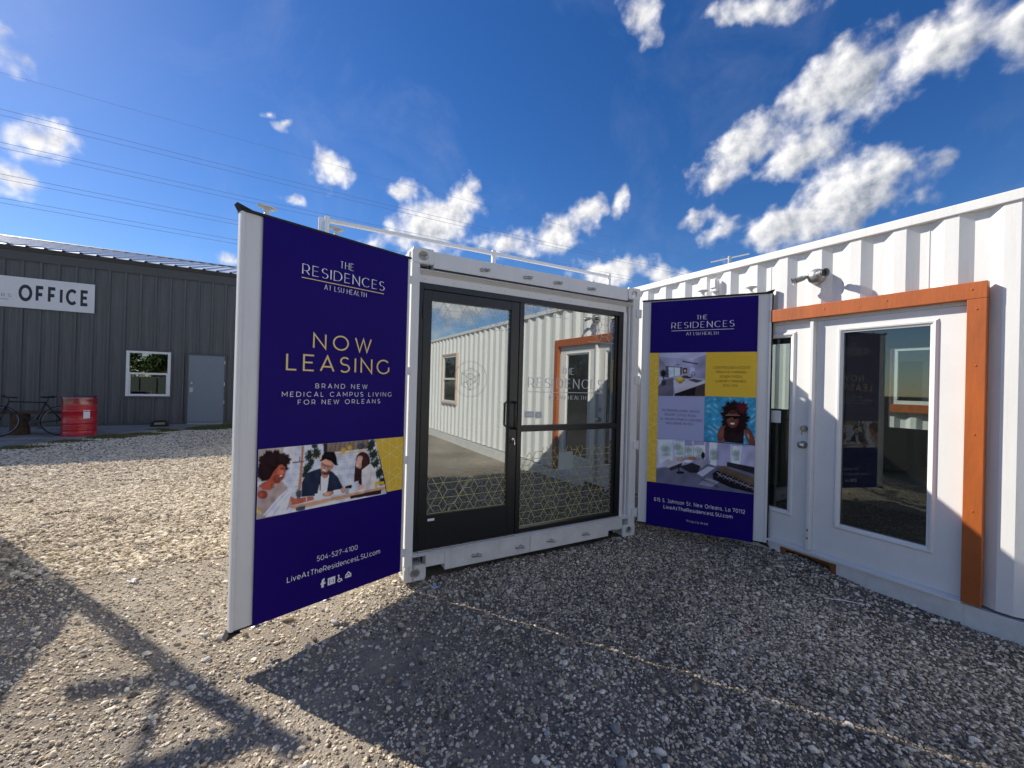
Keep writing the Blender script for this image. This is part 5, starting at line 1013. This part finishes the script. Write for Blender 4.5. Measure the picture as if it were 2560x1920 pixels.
# concrete apron
m = MB(); ap = [(-14, 7.4), (-6.2, 7.75), (-5.45, 8.35), (-4.9, 9.25), (-4.45, 9.75), (-4.0, 10.2), (-3.4, 10.8), (-2.8, 11.3), (-2.2, 11.75), (1.9, 11.8), (1.9, 12.2), (-14, 12.2)]
m.extrude(ap[:4] + [(-4.6, 9.52), (-14, 9.4)], 'z', -.05, .128); m.build('concrete_apron', CONC, None, .01)['kind'] = 'structure'
m = MB(); m.extrude([(-14, 9.41), (-4.6, 9.53)] + ap[4:], 'z', -.05, .15); m.build('concrete_slab', CONC, None, .01)['kind'] = 'structure'
# red drum
DR = empty('steel_drum', (-4.80, 9.84, .15)); tag(DR, 'red steel drum with clear plastic over its top, standing on the concrete slab', 'drum')
prof = [(0, 0), (.278, 0), (.289, .008), (.289, .02), (.283, .021), (.283, .12)]
def ring(z, h=.012, d=.010): return [(.283, z - h), (.283 + d, z), (.283, z + h)]
for z in (.15, .18, .21, .24): prof += ring(z, .009, .004)
prof += ring(.30, .02, .014) + ring(.56, .02, .014)
for z in (.62, .65, .68): prof += ring(z, .009, .004)
prof += [(.283, .84), (.289, .85), (.289, .868), (.283, .875), (.272, .872), (.27, .86), (0, .86)]
MB().lathe(prof, n=40).build('drum_body', REDP, DR, smooth=True)
m = MB(); 
for z, r in ((.71, .292), (.76, .289), (.82, .291), (.88, .295), (.892, .285)):
    for k in range(36): a = 2 * math.pi * k / 36; rr = r + .004 * math.sin(7 * a + z * 30); m.v.append((rr * math.cos(a), rr * math.sin(a), z + (.018 * math.sin(3 * a) if z < .72 else 0)))
m.f = [(j * 36 + k, j * 36 + (k + 1) % 36, (j + 1) * 36 + (k + 1) % 36, (j + 1) * 36 + k) for j in range(4) for k in range(36)] + [tuple(range(4 * 36, 5 * 36))]; m.build('plastic_cover', FILM, DR, smooth=True)
m = MB(); aa = [R(-62 + 4.5 * k) for k in range(6)]
for z in (.40, .585): m.v += [(.2895 * math.cos(a), .2895 * math.sin(a), z) for a in aa]
m.f = [(k, k + 1, k + 7, k + 6) for k in range(5)]; m.build('paper_label', PAPER, DR)
# bench of plank and logs
BE = empty('rustic_bench', (-5.6, 10.35, .15)); tag(BE, 'rough plank bench on log stumps behind the bicycle', 'bench')
bx('plank', BARK, BE, -.9, .62, -.16, .16, .47, .53, .006)
for x in (-.32, .5, -.8): m = MB(); m.lathe([(0, 0), (.15, 0), (.16, .05), (.145, .2), (.155, .4), (.15, .469), (0, .4695)], (x, 0, 0), 14); m.build('log_stump', BARK, BE)
# bicycle, facing left
BK = empty('bicycle', (-5.6, 9.93, .15)); tag(BK, 'dark bicycle leaning at the bench beside the red drum', 'bicycle')
def wheel(x):
    r = .335; c = (x, 0, r); w = MB(); w.path([(x + (r - .012) * math.cos(2 * math.pi * k / 36), 0, r + (r - .012) * math.sin(2 * math.pi * k / 36)) for k in range(36)], .013, 6, True); o = w.build('wheel', RUBBER, BK, smooth=True)
    w = MB(); w.path([(x + (r - .032) * math.cos(2 * math.pi * k / 36), 0, r + (r - .032) * math.sin(2 * math.pi * k / 36)) for k in range(36)], .009, 6, True); w.build('rim', mat('dull_rim', (.20, .20, .20), .5), o, smooth=True)
    s = MB()
    for k in range(20): a = 2 * math.pi * k / 20; s.tube((x, .02 * (-1) ** k, r), (x + (r - .035) * math.cos(a), 0, r + (r - .035) * math.sin(a)), .0014, 4, cap=False)
    s.tube((x, -.04, r), (x, .04, r), .018, 8); s.build('spokes', BLACKM, o)
xf_, xr_ = -.50, .46; wheel(xf_); wheel(xr_)
bb, st, ht, hb_ = (.05, 0, .29), (.20, 0, .74), (-.36, 0, .76), (-.41, 0, .62)
f = MB().tube(bb, st, .016, 8).tube(st, ht, .015, 8).tube(bb, hb_, .018, 8).tube(ht, hb_, .018, 8)
for s_ in (-.05, .05): f.tube((bb[0], s_ * .6, bb[2]), (xr_, s_, .335), .009, 6).tube((st[0], s_ * .4, st[2] - .03), (xr_, s_, .335), .008, 6)
f.build('frame', BLACKM, BK, smooth=True)
f = MB()
for s_ in (-.045, .045): f.tube((hb_[0], s_, hb_[2] - .02), (xf_, s_, .335), .011, 8)
f.tube((hb_[0], -.05, hb_[2] - .015), (hb_[0], .05, hb_[2] - .015), .014, 8).build('fork', BLACKM, BK, smooth=True)
MB().tube(st, (.235, 0, .85), .013, 8).build('seat_post', BLACKM, BK); m = MB(); m.v = [(.10, -.02, .875), (.10, .02, .875), (.22, .05, .872), (.35, .075, .885), (.36, 0, .89), (.35, -.075, .885), (.22, -.05, .872), (.12, 0, .845), (.30, 0, .84)]; m.f = [(0, 1, 2, 6), (2, 3, 4, 6), (4, 5, 6), (1, 0, 7), (1, 7, 2), (0, 6, 7), (2, 7, 8), (6, 8, 7), (2, 8, 3), (6, 5, 8), (3, 8, 4), (5, 4, 8)]; m.build('saddle', BLACKM, BK)
MB().tube(ht, (-.385, 0, .85), .014, 8).tube((-.385, 0, .85), (-.44, 0, .865), .014, 8).build('stem', BLACKM, BK); MB().path([(-.34, -.29, .87), (-.42, -.2, .868), (-.44, 0, .866), (-.42, .2, .868), (-.34, .29, .87)], .012, 8).build('handlebar', BLACKM, BK, smooth=True)
m = MB(); m.lathe([(.0, -.004), (.085, -.003), (.085, .003), (0, .004)], (bb[0], -.05, bb[2]), 20, 'y'); m.tube((bb[0], -.06, bb[2]), (bb[0] + .12, -.06, bb[2] - .12), .009, 6).tube((bb[0], .06, bb[2]), (bb[0] - .12, .06, bb[2] + .12), .009, 6); m.build('crankset', BLACKM, BK); bx('pedal', BLACKM, BK, bb[0] + .08, bb[0] + .16, -.15, -.07, bb[2] - .135, bb[2] - .115); bx('pedal', BLACKM, BK, bb[0] - .16, bb[0] - .08, .07, .15, bb[2] + .11, bb[2] + .13)
BK.rotation_euler = (R(-7), 0, R(2))
# small black case
CA = empty('carry_case', (-3.72, 11.6, .15), R(6)); tag(CA, 'small black case with handle on the slab left of the grey door', 'case')
m = MB(); m.extrude([(-.2, 0), (.2, 0), (.19, .1), (.14, .16), (-.14, .16), (-.19, .1)], 'y', -.1, .1); m.build('body', BLACKM, CA, .01); bx('lid_panel', mat('case_tan', (.30, .26, .18), .6), CA, -.12, .13, -.104, -.1005, .06, .12); MB().path([(-.12, -.11, .06), (-.12, -.12, .14), (0, -.12, .17), (.12, -.12, .14), (.12, -.11, .06)], .01, 6).build('handle', BLACKM, CA)

# grass along the slab edge
def grass_clump(pts, name, label):
    r = random.Random(4); m = MB()
    for (cx_, cy_, rad, n, hmax) in pts:
        for _ in range(n):
            a = r.uniform(0, 6.28); d = rad * math.sqrt(r.uniform(0, 1)); x, y = cx_ + d * math.cos(a) * 1.5, cy_ + d * math.sin(a) * .6; z = float(ground_z(x, y)); h_ = hmax * r.uniform(.35, 1) * (1.1 - d / rad * .6); b = r.uniform(0, 6.28); lx, ly = math.cos(b) * h_ * .6, math.sin(b) * h_ * .6; w = .006
            i = len(m.v); m.v += [(x - w * math.sin(b), y + w * math.cos(b), z), (x + w * math.sin(b), y - w * math.cos(b), z), (x + lx * .4 + w * .7, y + ly * .4, z + h_ * .7), (x + lx * .4 - w * .7, y + ly * .4, z + h_ * .7), (x + lx, y + ly, z + h_)]; m.f += [(i, i + 1, i + 2, i + 3), (i + 3, i + 2, i + 4)]
    o = m.build(name, mat('grass_blades', (.10, .13, .035), .7, var=.5, vscale=3, col2=(.18, .15, .06))); o['kind'] = 'stuff'; o['label'] = label; o['category'] = 'grass'
grass_clump([(-5.9, 7.9, .3, 700, .07), (-5.2, 8.35, .3, 900, .08), (-4.75, 9.05, .3, 800, .08), (-4.2, 9.6, .3, 1200, .13), (-3.75, 10.05, .3, 900, .10), (-3.55, 10.75, .28, 1100, .13), (-2.6, 11.0, .32, 1500, .16), (-2.05, 11.25, .35, 1600, .2), (-1.4, 11.5, .4, 900, .18)], 'grass', 'low grass growing along the edge of the concrete slab')
grass_clump([(-2.9, 3.2, .14, 160, .035), (-3.5, 3.9, .12, 120, .03)], 'weeds', 'sparse low weeds in the sunlit gravel')

# power lines far behind
WIREM = mat('wire', (.30, .34, .40), .6)
WR = [(31.9, 'single thin power line highest above the yard', .014), (28.15, 'upper wire of the highest power line pair', .021), (27.55, 'lower wire of the highest power line pair', .021), (24.75, 'upper wire of the second power line pair', .021), (24.2, 'lower wire of the second power line pair', .021), (21.5, 'upper wire of the third power line pair', .021), (21.0, 'lower wire of the third power line pair', .021), (19.05, 'upper wire of the lowest power line pair', .021), (18.55, 'lower wire of the lowest power line pair', .021)]
for z, lab, r_ in WR:
    pts = [(x, 60, z + .0002 * (x - 30) ** 2 - .2) for x in range(-110, 260, 10)]
    tag(MB().path(pts, r_, 5).build('power_line', WIREM), lab, 'power line', 'power lines crossing the sky')

# litter and loose things on the gravel
def litter(x, y, s, label, m, seed):
    r = random.Random(seed); q = MB(); n = 5
    for j in range(n):
        for i in range(n): q.v.append((x + (i / (n - 1) - .5) * s + r.uniform(-.2, .2) * s, y + (j / (n - 1) - .5) * s + r.uniform(-.2, .2) * s, float(ground_z(x, y)) + .006 + r.uniform(0, .45) * s))
    for j in range(n - 1):
        for i in range(n - 1): a = j * n + i; q.f += [(a, a + 1, a + n), (a + 1, a + n + 1, a + n)]
    o = q.build('litter', m); o.modifiers.new('t', 'SOLIDIFY').thickness = .001; tag(o, label, 'litter')
litter(.205, -.13, .045, 'crumpled white and blue scrap by the rusty corner casting', mat('scrap_blue_white', (.7, .72, .85), .5, var=.5, vscale=40, col2=(.2, .25, .6)), 1)
litter(-1.80, .95, .05, 'flat white paper scrap on the sunlit gravel left of the door', PAPER, 2)
litter(1.83, -1.6, .02, 'small red scrap on the shaded gravel', mat('scrap_red', (.4, .06, .06), .6), 3)
tag(MB().path([(2.72, -1.62, float(ground_z(2.72, -1.62)) + .012), (2.8, -1.72, float(ground_z(2.8, -1.72)) + .016), (2.86, -1.82, float(ground_z(2.86, -1.82)) + .012)], .003, 6).build('straw', PAPER), 'thin white stick lying on gravel below the orange jamb', 'stick')

# things just outside the frame on the left whose shadows cross the gravel
PO = empty('service_pole', (-3.76, 3.42, 0)); tag(PO, 'short timber service pole with side arms outside the frame, shadow crossing the gravel', 'pole')
MB().tube((0, 0, -.2), (0, 0, 3.70), .068, 12, .058).build('mast', BARK, PO); bx('cross_arm', WOOD, PO, -1.0, .0, -.04, .04, 3.52, 3.6); bx('short_arm', WOOD, PO, -.42, .0, -.03, .03, 2.98, 3.04); MB().tube((-.03, 0, 3.02), (-.46, 0, 3.53), .022, 8).build('brace', STEEL, PO)
DU = empty('dumpster', (-5.6, 1.2, 0)); tag(DU, 'dark open steel dumpster outside the frame on the left, shadow on the gravel', 'dumpster')
DGRN = mat('dumpster_paint', (.02, .035, .03), .5, var=.3)
MB().box(-2.4, 2.4, -1.2, -1.14, .12, 1.5).box(-2.4, 2.4, 1.19, 1.25, .12, 1.5).box(-2.4, -2.34, -1.14, 1.19, .12, 1.5).box(2.34, 2.4, -1.14, 1.19, .12, 1.5).box(-2.34, 2.34, -1.14, 1.19, .12, .18).build('tub', DGRN, DU)
for k in range(8):
    x = -2.2 + .62 * k
    for ya, yb_ in ((1.2505, 1.31), (-1.26, -1.2005)): bx('rib', DGRN, DU, x, x + .08, ya, yb_, .14, 1.45)
bx('dumpster_floor', DGRN, DU, -2.33, 2.33, -1.13, 1.18, .181, .19); bx('skid', BLACKM, DU, -2.3, 2.3, -.8, -.65, 0, .12); bx('skid', BLACKM, DU, -2.3, 2.3, .65, .8, 0, .12)

gfm = MB(); gfm.quad((-140, -160, .035), (60, -160, .035), (60, -16, .035), (-140, -16, .035)); gfm.build('grass_field', mat('rough_grass', (.10, .13, .04), .9, var=.5, vscale=.6, bump=.6, bscale=9, col2=(.17, .15, .07)))['kind'] = 'structure'
# trees behind the camera, seen only mirrored in the office window
def tree(x, y, h_, seed, label):
    r = random.Random(seed); t = empty('broadleaf_tree', (x, y, 0)); tag(t, label, 'tree', 'trees behind the yard')
    MB().tube((0, 0, -.1), (0, 0, h_ * .5), .22, 8, .12).tube((0, 0, h_ * .35), (h_ * .18, .2, h_ * .7), .1, 6, .04).tube((0, 0, h_ * .4), (-h_ * .2, 0, h_ * .68), .1, 6, .04).build('trunk', BARK, t)
    m = MB(); cl_ = [(r.uniform(-.32, .32) * h_, r.uniform(-.32, .32) * h_, h_ * r.uniform(.08, .85), h_ * r.uniform(.12, .22)) for _ in range(22)]
    for _ in range(3600):
        cx_, cy_, cz_, cr_ = r.choice(cl_); d = Vector((r.gauss(0, 1), r.gauss(0, 1), r.gauss(0, 1))).normalized() * cr_ * r.uniform(.5, 1.05); p = Vector((cx_, cy_, cz_)) + d; a = Vector((r.gauss(0, 1), r.gauss(0, 1), r.gauss(0, 1))).normalized() * .22; b = a.orthogonal().normalized() * .13; m.quad(p - a, p + b, p + a, p - b)
    m.build('crown', mat('tree_leaves', (.055, .09, .025), .6, var=.5, vscale=1.2), t)
for k, (x, y, h_) in enumerate(((-26, -44, 7), (-20, -46, 8), (-14.5, -43, 6.5), (-9, -45, 7.5), (-3, -44, 7), (-32, -45, 8), (3, -46, 7.5))): tree(x, y, h_, k, 'leafy tree beyond the yard behind the viewer, mirrored in the office window')
